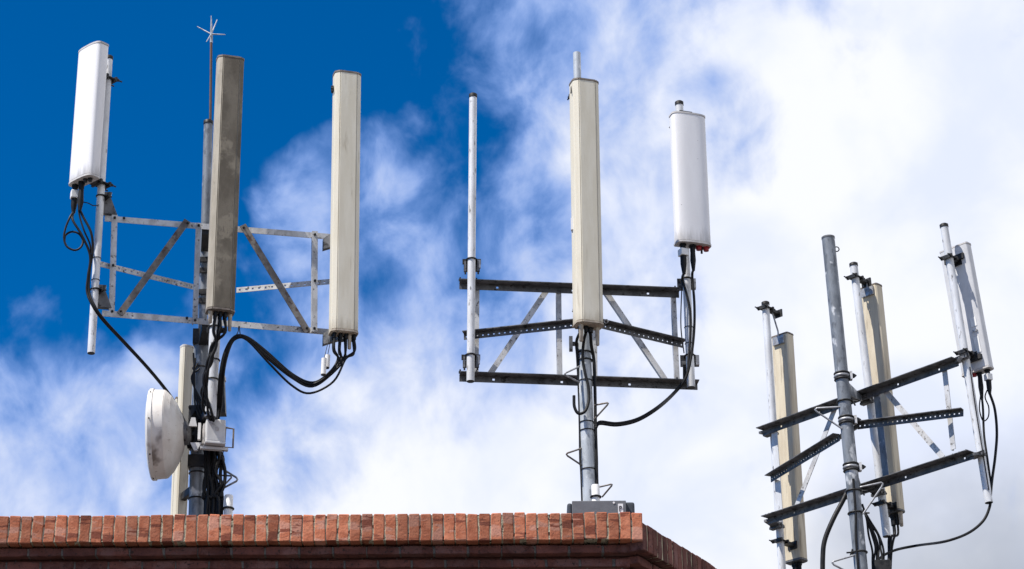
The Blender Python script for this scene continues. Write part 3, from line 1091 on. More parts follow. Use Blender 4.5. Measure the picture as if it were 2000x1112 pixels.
# ---- cables of the left mast
G = 'black cables hanging from the stained antenna'
ends = [(404, 770), (399, 785), (408, 800), (415, 808), (396, 760), (412, 790)]
for i, p0 in enumerate(a_st[5]):
    e = ends[i]
    cable([p0, p0 - UP * .12 + Vector((.004 * (i - 3), 0, 0)), (424 - 2 * i, 672, 17.98), (412 - 3 * i % 9, 706, 18.0), (403 - i, 745, 18.05), (e[0], e[1] + 10, 18.15), (414 + i, 818, 18.2), (418 + i * 2, 806 - i * 3, 18.3)],
          5.0, 'black cable in the bunch dropping from the stained brown antenna', G, jitter=.012)
G = 'black cables swagging from the cream antenna to the mast'
for i, p0 in enumerate(a_cr[5]):
    dx = (i - 3.5)
    w = [p0, p0 - UP * .10, (668 + dx * 2.2, 700 + (i % 2) * 3, YR - .2), (648 + dx * 1.2, 728, YR - .2), (610, 752 + dx * 1.3, YR - .15), (570, 735 + dx * 1.6, 18.25), (520, 692 + dx * 1.5, 18.1),
         (484, 662 + dx * .9, 18.05), (459, 660 + dx * .9, 18.05), (442 + dx * .8, 690, 18.05), (433 + dx * .9, 735, 18.12), (428 + dx, 790, 18.25), (420 + dx * 1.2, 830, 18.5)]
    if i == 7:
        w[3:7] = [(650, 745, YR - .2), (605, 768, YR - .15), (570, 752, 18.25), (525, 712, 18.1)]
    cable(w, 4.6, 'black cable in the long swag from the cream antenna to the left mast', G, jitter=.006)
cable([FP1(466, 638, .03), (465, 648, 18.12), (461, 657, 18.04), (469, 657, 18.02), (468, 645, 18.12), FP1(468, 638, .03)], 2.0, 'thin tie holding the cable swag under the left frame', None, name='cable_tie')
# two white tubes hanging under the cream antenna
for i, (px, py, ln_) in enumerate(((633, 716, 31), (640, 706, 24))):
    a, b = P(px, py - ln_ / 2, YR - .3 + .06 * i), P(px - 1.5, py + ln_ / 2, YR - .3 + .06 * i)
    t = thing('hanging_tube', ('longer white tube with dark end hanging beside the cream antenna cables', 'shorter white tube hanging closest to the cream antenna cables')[i], 'plastic tube', b)
    MB().tube([b, a], 5.2 * kd, 14).build('sleeve', 'white_paint', t)
    MB().tube([b - UP * .008, b + UP * .004], 4.6 * kd, 14).build('pipe_end', 'clamp_black', t)
    MB().tube([a, P(642 + i * 4, 664, YR - .25)], .7 * kd, 6).build('wire', 'rubber_black', t)

# far-left cables
c0, c1 = a_wl[5][0], a_wl[5][1]
sb = c0 + UP * .0
t = thing('cable_fitting', 'small white square fitting under the left white antenna', 'cable fitting', sb - UP * .07)
rounded_box(sb - UP * .03, Vector((.030, .01, 0)), Vector((-.01, .03, 0)), UP * .034, .008).build('housing', 'white_paint', t)
MB().tube([sb - UP * .064, sb - UP * .13, sb - UP * .19], [.026, .024, .014], 12).build('boot', 'rubber_black', t)
t2 = thing('cable_fitting', 'black tapered cable boot under the left white antenna', 'cable fitting', c1)
MB().tube([c1 + UP * .01, c1 - UP * .06, c1 - UP * .12, c1 - UP * .2], [.02, .022, .026, .012], 12).build('boot', 'rubber_black', t2)
Yc = 17.95
cable([sb - UP * .18, (142, 430, Yc), (160, 460, Yc), (176, 500, Yc + .03), (172, 540, Yc + .05), (170, 570, Yc + .06), (180, 596, 18.0), (200, 625, 18.05), (240, 668, 18.25), (290, 722, 18.5), (330, 772, 18.85), (352, 815, 18.92), (374, 850, 18.78)],
      5, 'black cable sloping from the white left antenna down to the dish')
cable([c1 - UP * .19, (163, 425, Yc), (178, 455, Yc), (181, 490, Yc + .03), (175, 530, Yc + .05), (174, 570, Yc + .06), (186, 600, 18.0), (206, 628, 18.05), (246, 671, 18.25), (296, 726, 18.5), (336, 777, 18.85), (358, 818, 18.92), (377, 850, 18.78)],
      5, 'second black cable sloping from the white left antenna, beside the first')
loop = [(137, 424, Yc), (128, 446, Yc), (125, 466, Yc), (131, 482, Yc), (146, 489, Yc), (158, 483, Yc + .01), (162, 470, Yc + .02), (154, 457, Yc + .02), (140, 453, Yc + .02), (128, 460, Yc + .02), (126, 472, Yc + .02)]
cable([sb - UP * .18] + loop, 4.2, 'black cable coiled in a small round loop under the left white antenna')
cable([(158, 394, Yc), (172, 397, Yc), (183, 402, Yc + .05), (196, 400, YP)], 2.2, 'thin black lead from the left white antenna to its pole')
cable([(153, 396, Yc), (155, 420, Yc), (164, 450, Yc), (175, 475, Yc + .03), (178, 495, Yc + .05)], 3.5, 'short black cable joining the pair below the left white antenna')

# tangle on the lower mast
G = 'black cables tied along the lower left mast'
for i in range(15):
    x0 = 400 + i * 2.3
    Yk = YM - .10 - .02 * (i % 4)
    pts = [(min(x0, 424) + random.uniform(-3, 3), 868, Yk)]
    for y_ in (895, 920, 945, 970):
        pts.append((x0 + random.uniform(-6, 6), y_, Yk))
    pts.append((x0 - 2 + random.uniform(-5, 5), 1003, Yk))
    pe = P(x0, 1003, Yk)
    pts.append(Vector((pe.x, pe.y, Z_ROOF + .06)))
    cable(pts, random.uniform(5.5, 8.5), 'black cable in the dense tangle on the lower left mast', G, jitter=.01)
for i in range(4):
    cable([(378 + i * 4, 690 + 10 * i, YM - .09), (380 - i * 2, 740, YM - .10), (381 + i * 5, 790, YM - .12), (392 + i * 6, 822 + i * 2, YM - .16), (404 + i * 3, 800, YM - .16), (410 + i * 4, 775 - 6 * i, YM - .14)],
          3.6, 'thin black cable looping above the radio box', 'thin loops above the radio box')
cable([(428, 858, DY), (436, 878, DY - .02), (433, 895, DY), (428, 900, YM - .1)], 1.6, 'very thin wire curling below the radio box handle')

# ================================================================== MIDDLE MAST
YM2 = 18.22
mt2, mb2 = P(1140.5, 655, YM2), P(1151, 975, YM2)
base2 = to_z(mt2, mb2, Z_ROOF)
m2 = thing('antenna_mast', 'silver mast in the middle with dark perforated crossbars above a grey box', 'antenna mast', base2)
k2 = mpp(mt2)
pipe(m2, mt2, base2, 13.0 * k2, 'mast_pole', 'galv_mast_light', cap=False)
axm2 = (mt2 - mb2).normalized()
q2t, q2b = P(1126.5, 104, YM2), P(1141, 690, YM2)
pipe(m2, q2t, q2b, 7.8 * k2, 'mounting_pole', 'galv_mast_light', cap=False)
for yy in (690, 705, 745, 826, 842, 918):
    clamp(m2, on_line(mb2, mt2, yy), axm2, 13 * k2, None, plate=False, rr=.0045 if yy > 710 else .007)
# frame of angle bars behind the mast
Y0 = 18.50
zt2, zb2 = P(895, 543, Y0).z, P(895, 724, Y0).z
t2a, t2b = PZ(897, 553, zt2), PZ(1326, 570, zt2)
fx2 = (t2b - t2a).normalized()
fn2 = Vector((fx2.y, -fx2.x, 0))
FL, LG = 0.092, 0.056


def FP2(px, py, off=0.0):
    return in_plane(px, py, t2a + fn2 * off, fn2)


zb2 = FP2(900, 733).z
b2a, b2b = PZ(897, 733, zb2), PZ(1362, 752, zb2)
b2a, b2b = FP2(897, 733), FP2(1362, 752)
b2b.z = b2a.z
t2b.z = t2a.z
lbar(m2, t2a, t2b, FL, LG, 'steel_dark', -1, 'crossbar', holes=(.62, .018, .030))
lbar(m2, b2a, b2b, FL, LG, 'steel_dark', -1, 'crossbar', holes=(.55, .018, .030))
# struts that run forward to the mast
zm2 = FP2(905, 648).z
s2l, s2r = FP2(906, 652), FP2(1334, 662)
s2r.z = s2l.z
ap = PZ(1128, 628, zm2)
ap2 = PZ(1168, 628, zm2)
lbar(m2, s2l, ap, .065, LG, 'steel_dark', -1, 'strut', holes=(.045, .012, .032))
lbar(m2, ap2, s2r, .065, LG, 'steel_dark', -1, 'strut', holes=(.045, .012, .032))
# uprights and braces behind the crossbars
for (xa, ya, xb, yb, w_, nm) in ((932, 556, 930, 735, 9.5, 'upright'), (1091, 560, 1093.5, 740, 10.5, 'upright'), (1161, 560, 1162, 742, 10, 'upright'), (1315, 568, 1323, 750, 10, 'upright'),
                             (1073, 560, 952, 738, 11.5, 'brace'), (1178, 562, 1304, 748, 10.5, 'brace')):
    flat(m2, FP2(xa, ya, -.014 if nm == 'upright' else -.026), FP2(xb, yb, -.014 if nm == 'upright' else -.026), w_ * k2, 'galv_bar', nm, fn2, flange=.03)
# mast to frame links
for py in (572, 745):
    a = FP2(1148, py)
    b = Vector((on_line(mb2, mt2, py).x, YM2, a.z - .02))
    a = a - UP * .02
    MB().box((a + b) / 2, (b - a) / 2, fx2 * .03, UP * .025).build('standoff', 'clamp_black', m2)
MB().box((ap + ap2) / 2 - UP * .03, (ap2 - ap) / 2 + fx2 * .02, Vector((0, .04, 0)), UP * .022).build('standoff', 'clamp_black', m2)
for (px, py) in ((899, 540), (931, 541), (1318, 556), (899, 720), (931, 722), (1322, 735)):
    c = FP2(px, py + 12)
    bolt(m2, Vector((c.x, c.y - .04, (t2a.z if py < 640 else b2a.z))), UP, .013, .018)
# bare pole at the left end
e2t, e2b = P(924, 186, t2a.y - .13), P(919, 745, t2a.y - .13)
pipe(m2, e2t, e2b, 7.9 * k2)
axe = (e2t - e2b).normalized()
for yy in (507, 694):
    c = on_line(e2b, e2t, yy)
    clamp(m2, c, axe, 7.9 * k2, -FRONT, rr=.007)
    mm = MB()
    for sx in (-1, 1):
        mm.box(c + Vector((sx * .052, .05, -.05)), Vector((.007, 0, 0)), Vector((0, .035, 0)), UP * .045)
    mm.box(c + Vector((0, .055, -.055)), Vector((.065, 0, 0)), Vector((0, .008, 0)), UP * .03)
    a = c + Vector((0, .06, -.06))
    b = FP2(924, yy + 45)
    b = Vector((a.x, b.y - .04, (t2a.z if yy < 600 else b2a.z) + .004))
    mm.box((a + b) / 2, (b - a) / 2, Vector((.025, 0, 0)), Vector((0, .02, 0)))
    mm.build('bracket', 'steel_dark', m2)
    MB().box(c + Vector((.060, .03, -.03)), Vector((.012, 0, 0)), Vector((0, .012, 0)), UP * .035).build('bracket', 'galv_bar', m2)
# right-hand pole
YR2 = t2b.y - .13
r2t, r2b = P(1326.5, 201, YR2), P(1350, 757, YR2)
pipe(m2, r2t, r2b, 8.2 * k2)
axr = (r2t - r2b).normalized()
for yy in (545, 695):
    c = on_line(r2b, r2t, yy)
    clamp(m2, c, axr, 8.2 * k2, -FRONT, rr=.007)
    MB().box(c + Vector((0, .05, -.04)), Vector((.075, 0, 0)), Vector((0, .008, 0)), UP * .035).build('bracket', 'steel_dark', m2)
    b = Vector((c.x, (t2b.y if yy < 600 else b2b.y) - .03, (t2b.z if yy < 600 else b2b.z)))
    a = c + Vector((0, .05, -.05))
    MB().box((a + b) / 2 - Vector((.02, 0, 0)), (b - a) / 2, Vector((.035, 0, 0)), Vector((0, .012, .012))).build('bracket', 'clamp_black', m2)
    MB().box(c + Vector((.062, .03, -.03)), Vector((.014, 0, 0)), Vector((0, .014, 0)), UP * .04).build('bracket', 'galv_bar', m2)
for yy in (640, 672):
    MB().ring(on_line(r2b, r2t, yy), axr, 8.2 * k2 + .002, .003, 20, 5).build('cable_tie', 'rubber_black', m2)
# bent climbing loops on the mast
YS = YM2 - .02
for pts in ([(1160, 792, YS), (1191, 786, YS - .08), (1160, 820, YS)], [(1136, 876, YS), (1103, 887, YS - .08), (1136, 909, YS)],
            [(1168, 952, YS), (1198, 945, YS - .08), (1176, 971, YS)], [(1132, 716, YS - .03), (1100, 731, YS - .12), (1132, 747, YS - .03)]):
    step_loop(m2, pts, 3.6, 'steel_brown' if pts[0][1] > 760 else 'clamp_zinc')

a_c2 = panel('cream panel antenna on the middle mast, between the bare pole and the white antenna', (1149.5, 636), (1141, 163), YM2 - .21, 55.5, 17, dr=.68,
             conns=((-.2, 0, .016, .06, 'rubber_black'), (.2, .3, .02, .05, 'clamp_black'), (-.55, .35, .016, .05, 'rubber_black')), studs=((-.62, -.25, .019, .15), (.66, .05, .018, .16)))
a_w2 = panel('white rounded panel antenna at the right end of the middle frame', (1354, 479), (1343, 227), YR2 - .19, 70.5, 18, 'white', 'white_plastic', 'cap_grey', 'cap_grey', dr=.42,
             conns=((-.62, 0, .022, .05, 'rubber_black'), (-.05, 0, .022, .06, 'rubber_black'), (.34, .1, .022, .035, 'red_cap'), (.52, .2, .009, .06, 'clamp_black'), (.78, .1, .022, .035, 'red_cap')))
for ant, a_, b_, r_, ys in ((a_c2, q2t, q2b, 7.8 * k2, (185, 600)), (a_w2, r2t, r2b, 8.2 * k2, (240, 470))):
    ax_ = (a_ - b_).normalized()
    for yy in ys:
        c = on_line(b_, a_, yy)
        M_ = ant[1]
        loc = M_.inverted() @ c
        arm_bracket(ant[0], c, ax_, r_, M_ @ Vector((max(-.3, min(.3, loc.x / ant[2])) * ant[2], ant[3] / 2, loc.z)))
M_ = a_c2[1]
MB().tube([M_ @ Vector((-a_c2[2] * .50, 0, a_c2[4] - .05)), M_ @ Vector((-a_c2[2] * .55, -.02, a_c2[4] - .12))], .006, 6).build('latch', 'clamp_black', a_c2[0])
MB().box(M_ @ Vector((-a_c2[2] * .51, .03, a_c2[4] * .405)), Vector((.009, 0, 0)), Vector((0, .02, 0)), UP * .05).build('side_label', 'sticker', a_c2[0])
MB().box(P(1115, 672, YM2 - .04), Vector((.014, 0, 0)), Vector((0, .03, 0)), UP * .055).build('side_plate', 'steel_dark', m2)
MB().box(P(1121, 672, YM2 - .02), Vector((.03, 0, 0)), Vector((0, .01, 0)), UP * .015).build('side_plate', 'steel_dark', m2)
MB().ring(P(1184, 628, YM2 + .08), Vector((.3, 1, 0)), .016, .004, 14, 5).build('shackle', 'clamp_zinc', m2)

# cables of the middle mast
cp = a_c2[5]
cable([cp[0], (1140, 668, YM2 - .12), (1138, 700, YM2 - .075), (1143, 730, YM2 - .07), (1149, 755, YM2 - .07), (1150, 782, YM2 - .08), (1143, 803, YM2 - .10), (1130, 808, YM2 - .10), (1122, 795, YM2 - .10), (1121, 773, YM2 - .10)],
      6.0, 'black cable hanging down the middle mast and curling up in a hook')
cable([cp[1], (1155, 675, YM2 - .09), (1160, 705, YM2 - .03), (1162, 760, YM2 - .02), (1163, 830, YM2 - .02), (1165, 900, YM2 - .02), (1166, 950, YM2 - .02), to_z(P(1166, 940, YM2 - .02), P(1167, 975, YM2 - .02), Z_ROOF + .04)],
      6.5, 'black cable running down the right side of the middle mast')
cable([cp[2], (1126, 668, YM2 - .07), (1128, 700, YM2 - .03), (1131, 760, YM2 + .0), (1133, 830, YM2), (1134, 900, YM2), (1137, 950, YM2), to_z(P(1137, 940, YM2), P(1138, 975, YM2), Z_ROOF + .04)],
      6.0, 'black cable running down the left side of the middle mast')
cw = a_w2[5]
t = thing('cable_fitting', 'small white square fitting under the white antenna of the middle mast', 'cable fitting', cw[0] - UP * .09)
rounded_box(cw[0] - UP * .03, Vector((.030, .014, 0)), Vector((-.014, .030, 0)), UP * .030, .006).build('housing', 'white_paint', t)
MB().tube([cw[0] - UP * .058, cw[0] - UP * .13, cw[0] - UP * .22], [.026, .026, .014], 12).build('boot', 'rubber_black', t)
t = thing('cable_fitting', 'black cable boot under the white antenna of the middle mast', 'cable fitting', cw[1] - UP * .15)
MB().tube([cw[1] + UP * .01, cw[1] - UP * .08, cw[1] - UP * .17], [.02, .024, .012], 12).build('boot', 'rubber_black', t)
yf = YR2 - .09
tail = [(1340, 738, yf), (1318, 768, YR2 - .05), (1285, 798, YM2 + .1), (1245, 822, YM2 + .05), (1205, 831, YM2), (1172, 828, YM2 - .03), (1164, 836, YM2 - .03)]
cable([cw[1] - UP * .16, (1352, 540, yf), (1356, 590, yf), (1356, 640, yf), (1351, 690, yf)] + tail, 5.2, 'black cable looping from the white antenna across to the middle mast, outer strand')
cable([cw[0] - UP * .21, (1333, 545, yf), (1341, 575, yf), (1348, 610, yf), (1348, 660, yf), (1345, 700, yf)] + [(x + 1, y - 4, Y) for x, y, Y in tail], 5.2, 'black cable looping from the white antenna across to the middle mast, inner strand')
cable([(1335, 520, YR2 - .07), (1331, 580, YR2 - .06), (1330, 640, YR2 - .06), (1336, 690, YR2 - .06)], 2.4, 'thin dark wire down the left of the right-hand pole of the middle frame')

# ---- grey cabinet and vent pipes behind the parapet
YC = 17.55
c0 = P(1174, 989, YC)
kc = mpp(c0)
cab_z = P(1174, 978, YC).z
cab = thing('equipment_cabinet', 'dark grey metal cabinet top showing above the brick parapet', 'cabinet', Vector((c0.x, YC + .15, Z_ROOF + .03)))
hh = (cab_z - Z_ROOF - .03) / 2
cc = Vector((c0.x, YC + .15, Z_ROOF + .03 + hh))
xw = 66 * kc
rounded_box(cc - Vector((4 * kc, 0, 0)), Vector((xw * .80, 0, 0)), Vector((0, .15, 0)), UP * hh, .006).build('housing', 'cabinet_grey', cab)
rounded_box(cc + Vector((-xw + 5 * kc, .012, -.004)), Vector((5.2 * kc, 0, 0)), Vector((0, .13, 0)), UP * (hh), .02).build('end_cheek', 'cabinet_dark', cab)
rounded_box(cc + Vector((xw - 12.5 * kc, .012, -.001)), Vector((12.5 * kc, 0, 0)), Vector((0, .13, 0)), UP * (hh + .001), .02).build('end_cheek', 'cabinet_dark', cab)
st = Vector((c0.x + 38 * kc, YC - .002, cab_z - .065))
MB().box(st, Vector((5.0 * kc, 0, 0)), Vector((0, .002, 0)), UP * .038).build('sticker', 'sticker', cab)
mk = MB()
mk.tube([st + Vector((-.008, -.004, -.020)), st + Vector((-.008, -.004, .020))], .0035, 6)
mk.ring(st + Vector((-.001, -.004, .010)), Vector((0, 1, 0)), .009, .003, 12, 5)
mk.build('sticker_mark', 'ink', cab)
MB().tube([Vector((c0.x + 25 * kc, YC - .004, cab_z - .018)), Vector((c0.x + 25 * kc, YC + .01, cab_z - .018))], .008, 10).build('screw', 'sticker', cab)


def vent(label, px, ytop, Y, w_px, clampy):
    a = P(px, ytop, Y)
    b = Vector((a.x, a.y, Z_ROOF + .03))
    k_ = mpp(a)
    t_ = thing('vent_pipe', label, 'vent pipe', b)
    MB().tube([b, a - UP * .006, a], [w_px / 2 * k_, w_px / 2 * k_, w_px / 2 * k_ * .92], 20).build('pipe', 'white_paint', t_)
    MB().ring(on_line(b, a, clampy), UP, w_px / 2 * k_ + .006, .008, 20, 6).build('clamp', 'clamp_black', t_)
    return t_


vent('short white pipe with black clamp beside the middle mast foot', 1163, 948, YM2 - .16, 16, 971)
vent('short white pipe with black clamp right of the cable tangle', 447, 968, YM - .15, 17, 994)

# ================================================================== RIGHT MAST
YM3 = 22.3
mt3, mb3 = P(1617.5, 465, YM3), P(1682, 1112, YM3)
base3 = to_z(mt3, mb3, Z_ROOF)
m3 = thing('antenna_mast', 'leaning blue-grey mast at the right with dark slanting crossbars, seen from behind', 'antenna mast', base3)
k3 = mpp(mt3)
pipe(m3, mt3, base3, 12.6 * k3, 'mast_pole', 'galv_mast', cap=False)
axm3 = (mt3 - mb3).normalized()
MB().tube([mt3 - axm3 * .012, mt3 + axm3 * .006], 13.2 * k3, 24).build('end_cap', 'steel_dark', m3)
MB().ring(P(1634, 487, YM3), Vector((0, 1, .1)), .024, .006, 16, 6).build('lifting_eye', 'clamp_black', m3)
# frame plane: level bars that run from far left to near right, behind the mast
ctr = P(1655, 775, YM3 + .42)
z3 = ctr.z
t3a, t3b = PZ(1490, 840, z3), PZ(1872, 702, z3)
fx3 = (t3b - t3a)
fx3.z = 0
fx3.normalize()
fn3 = Vector((fx3.y, -fx3.x, 0))


def FP3(px, py, off=0.0):
    return in_plane(px, py, t3a + fn3 * off, fn3)


FL3, LG3 = .105, .068
b3a, b3b = FP3(1500, 1012), FP3(1902, 883)
lbar(m3, t3a, t3b, FL3, LG3, 'steel_dark', -1, 'crossbar', holes=(.5, .02, .034))
lbar(m3, b3a, b3b, FL3, LG3, 'steel_dark', -1, 'crossbar', holes=(.7, .02, .034))
s3l = FP3(1506, 930)
s3r = FP3(1882, 800)
a3 = P(1640, 848, YM3 + .05)
a3r = P(1676, 826, YM3 + .05)
lbar(m3, s3l, a3, .075, LG3, 'steel_dark', -1, 'strut', holes=(.048, .014, .036))
lbar(m3, a3r, s3r, .065, LG3, 'steel_dark', -1, 'strut', holes=(.048, .014, .036))
for (xa, ya, xb, yb, w_, nm, mt_) in ((1843, 706, 1862, 878, 11, 'upright', 'galv_bar'), (1512, 836, 1524, 1014, 15, 'upright', 'galv_pipe'), (1712, 765, 1732, 945, 15, 'upright', 'galv_mast'),
                                 (1724, 758, 1842, 894, 11, 'brace', 'galv_bar'), (1634, 790, 1553, 996, 11, 'brace', 'galv_bar')):
    flat(m3, FP3(xa, ya, -.016 if nm == 'upright' else -.03), FP3(xb, yb, -.016 if nm == 'upright' else -.03), w_ * k3, mt_, nm, fn3, flange=.03)
for (px, top) in ((1490, 1), (1500, 1), (1513, 1), (1836, 1), (1848, 1), (1860, 1), (1500, 0), (1507, 0), (1514, 0), (1868, 0), (1880, 0), (1892, 0)):
    pa, pb_ = (t3a, t3b) if top else (b3a, b3b)
    x0_, x1_ = (1490, 1872) if top else (1500, 1902)
    c = pa + (pb_ - pa) * ((px - x0_) / (x1_ - x0_)) + fn3 * .035
    bolt(m3, c, UP, .013, .018)
# clamps on the mast and links to the frame
for yy in (736, 822, 914):
    c = on_line(mb3, mt3, yy)
    clamp(m3, c, axm3, 12.6 * k3, None, 'clamp_black', plate=False, rr=.010, rings=2, gap=.06)
    MB().ring(c, axm3, 12.6 * k3 + .002, .016, 24, 6).build('clamp', 'clamp_zinc', m3)
    s_ = Vector((1, -.2, 0)).normalized()
    c2_ = c + s_ * .085
    MB().box(c2_, s_ * .012, Vector((0, .03, 0)), UP * .04).build('clamp', 'galv_bar', m3)
    m_ = MB()
    m_.tube([c2_, c2_ + s_ * .028, c2_ + s_ * .055], [.026, .026, .004], 4, sm=False)
    m_.build('clamp', 'clamp_black', m3)
for yy in (785, 960, 1003, 1080):
    c = on_line(mb3, mt3, yy)
    clamp(m3, c, axm3, 12.6 * k3, None, plate=False, rr=.009)
    s_ = Vector((1 if yy != 1080 else -1, -.3, 0)).normalized()
    m_ = MB()
    m_.tube([c + s_ * .06, c + s_ * .13 - UP * .01], .008, 6)
    m_.tube([c + s_ * .07 + UP * .03, c + s_ * .10 - UP * .05], .008, 6)
    m_.build('clamp_tail', 'clamp_black', m3)
for py, pyf in ((748, 775), (925, 952)):
    c = on_line(mb3, mt3, py)
    q = FP3(1668, pyf - 5)
    pa = t3a if py < 800 else b3a
    q = Vector((q.x, q.y, pa.z - .02))
    w0 = c + Vector((.03, .06, 0))
    s_ = Vector((1, 0, 0))
    m_ = MB()
    m_.box((w0 + q) / 2, (q - w0) / 2, (q - w0).cross(UP).normalized() * .03, UP * .03)
    m_.build('standoff', 'steel_dark', m3)
    # cheek plate seen right of the mast
    e = q + fx3 * .10
    pts = [c + Vector((.06, .05, .03)), c + Vector((.06, .05, -.10)), e - UP * .05, e + UP * .0]
    pts2 = [p + Vector((0, .02, 0)) for p in pts]
    m_ = MB()
    m_.add(pts + pts2, [(0, 1, 2, 3), (7, 6, 5, 4)] + [tuple(reversed((i, (i + 1) % 4, 4 + (i + 1) % 4, 4 + i))) for i in range(4)])
    m_.build('wedge_bracket', 'galv_mast', m3)
MB().box((a3 + a3r) / 2 - UP * .03, (a3r - a3) / 2, Vector((0, .03, 0)), UP * .02).build('standoff', 'clamp_black', m3)
# bent rod loops
step_loop(m3, [(1645, 795, YM3 - .03), (1586, 798, YM3 - .02), (1645, 838, YM3 - .03)], 4)
step_loop(m3, [(1680, 952, YM3 - .05), (1729, 941, YM3 - .12), (1686, 1004, YM3 - .05)], 4)
step_loop(m3, [(1672, 1084, YM3 - .03), (1620, 1099, YM3 - .1), (1676, 1128, YM3 - .03)], 4)

# poles behind the bars
yL = t3a.y + .14
l3t, l3b = P(1495, 592, yL), P(1523.5, 1044, yL)
l3b2 = on_line(l3t, l3b, 1175)
pipe(m3, l3t, l3b2, 7.6 * k3)
ym = FP3(1700, 757).y + .16
n3t, n3b = P(1667, 516, ym), P(1732, 1048, ym)
pipe(m3, n3t, n3b, 7.8 * k3)
yr = t3b.y + .02
h3t, h3b = P(1843.5, 440, yr), P(1931.5, 982, yr)
pipe(m3, h3t, h3b, 7.6 * k3)
for (a_, b_, yys, bar) in ((l3t, l3b, (848, 1030), 0), (n3t, n3b, (786, 965), 1), (h3t, h3b, (700, 890), 2)):
    ax_ = (a_ - b_).normalized()
    for j, yy in enumerate(yys):
        c = on_line(b_, a_, yy)
        d_ = fn3
        clamp(m3, c, ax_, 7.7 * k3, d_, rr=.009)
        pa, pb_ = (t3a, t3b) if j == 0 else (b3a, b3b)
        q = pa + (pb_ - pa) * max(0.01, min(.99, (c - pa).dot(fx3) / (pb_ - pa).length))
        q = q + fn3 * .02
        a = c.copy()
        q = q - UP * .03
        sd = (q - a).cross(UP).normalized()
        MB().box((a + q) / 2, (q - a) / 2, sd * .055, (q - a).cross(sd).normalized() * .012).build('bracket', 'steel_dark', m3)
        # wide jaw plate below the bar
        s_ = fx3
        MB().box(c + fn3 * .05 - UP * .015, s_ * .07, fn3 * .028, UP * .012).build('bracket', 'steel_dark', m3)

DEP = .36
bk = Vector((math.sin(R(137)), -math.cos(R(137)), 0))
# antennas seen from behind
a_31 = panel('cream panel antenna seen from behind, lowest and leftmost on the right mast', (1556, 1098), (1529, 657), yL + .20, 42, 137, body='beige_tan', cap_b='steel_dark', dr=.62,
             conns=((-.3, 0, .02, .12, 'rubber_black'), (.3, 0, .02, .12, 'rubber_black'), (0, .2, .02, .12, 'rubber_black')))
a_32 = panel('tan panel antenna seen from behind, beside the top of the right mast', (1746, 1003), (1702, 562), ym + .18, 42, 137, body='beige_tan', cap_b='steel_dark', dr=.62,
             conns=((-.3, 0, .02, .12, 'rubber_black'), (.2, 0, .02, .12, 'rubber_black'), (0, .2, .02, .12, 'rubber_black')), studs=((-.7, 0, .022, .15),))
a_33 = panel('white panel antenna seen from behind at the far right', (1911, 728), (1867, 486), yr + .16, 63, 140, 'white', 'grey_plastic', 'cap_grey', 'cap_grey', dr=.40,
             conns=((.75, 0, .02, .03, 'red_cap'), (-.05, 0, .022, .05, 'rubber_black'), (.25, .2, .02, .03, 'red_cap'), (-.62, 0, .022, .05, 'rubber_black')))
for ant, a_, b_, r_, ys in ((a_31, l3t, l3b, 7.6 * k3, (603, 1058)), (a_32, n3t, n3b, 7.8 * k3, (543, 985)), (a_33, h3t, h3b, 7.6 * k3, (505, 690))):
    ax_ = (a_ - b_).normalized()
    M_ = ant[1]
    for j, yy in enumerate(ys):
        c = on_line(b_, a_, yy)
        loc = M_.inverted() @ c
        zc_ = min(max(loc.z, .06), ant[4] - .06)
        arm_bracket(ant[0], c, ax_, r_, M_ @ Vector((max(-.3, min(.3, loc.x / ant[2])) * ant[2], ant[3] / 2, loc.z)))
        if loc.z > ant[4] - .02:
            # dropped arm to the upper edge of the antenna
            tgt = M_ @ Vector((0, ant[3] / 2 + .012, ant[4] - .07))
            d_ = (tgt - c).normalized()
            m_ = MB()
            p1_ = c + Vector((tgt.x - c.x, tgt.y - c.y, 0)) * .55
            m_.tube([c, p1_, tgt + UP * .10, tgt], .009, 8, sm=False)
            m_.box(tgt, (M_.to_3x3() @ Vector((1, 0, 0))) * .07, (M_.to_3x3() @ Vector((0, 1, 0))) * .012, UP * .045)
            m_.build('bracket', 'clamp_zinc', ant[0])
# stickers on the back of the white antenna
M_ = a_33[1]
for (fx_, fz, hw, hz_) in ((-.50, .37, .030, .045), (-.48, .19, .028, .080), (-.5, .30, .02, .01)):
    MB().box(M_ @ Vector((fx_ * a_33[2] / 2, a_33[3] / 2 + .003, fz * a_33[4])), (M_.to_3x3() @ Vector((1, 0, 0))) * hw, (M_.to_3x3() @ Vector((0, 1, 0))) * .0015, (M_.to_3x3() @ UP) * hz_).build('sticker', 'white_paint', a_33[0])
for fx_ in (-.62, -.38):
    c = M_ @ Vector((fx_ * a_33[2] / 2, a_33[3] / 2 + .003, .30 * a_33[4]))
    MB().tube([c, c + (M_.to_3x3() @ Vector((0, 1, 0))) * .012], .011, 8).build('screw', 'clamp_zinc', a_33[0])
MB().box(M_ @ Vector((-.1 * a_33[2], a_33[3] / 2 + .02, .09 * a_33[4])), (M_.to_3x3() @ Vector((1, 0, 0))) * .07, (M_.to_3x3() @ Vector((0, 1, 0))) * .02, UP * .025).build('bracket', 'clamp_black', a_33[0])
MB().box(M_ @ Vector((.0, a_33[3] / 2 + .012, .90 * a_33[4])), (M_.to_3x3() @ Vector((1, 0, 0))) * .105, (M_.to_3x3() @ Vector((0, 1, 0))) * .012, UP * .028).build('bracket', 'clamp_black', a_33[0])

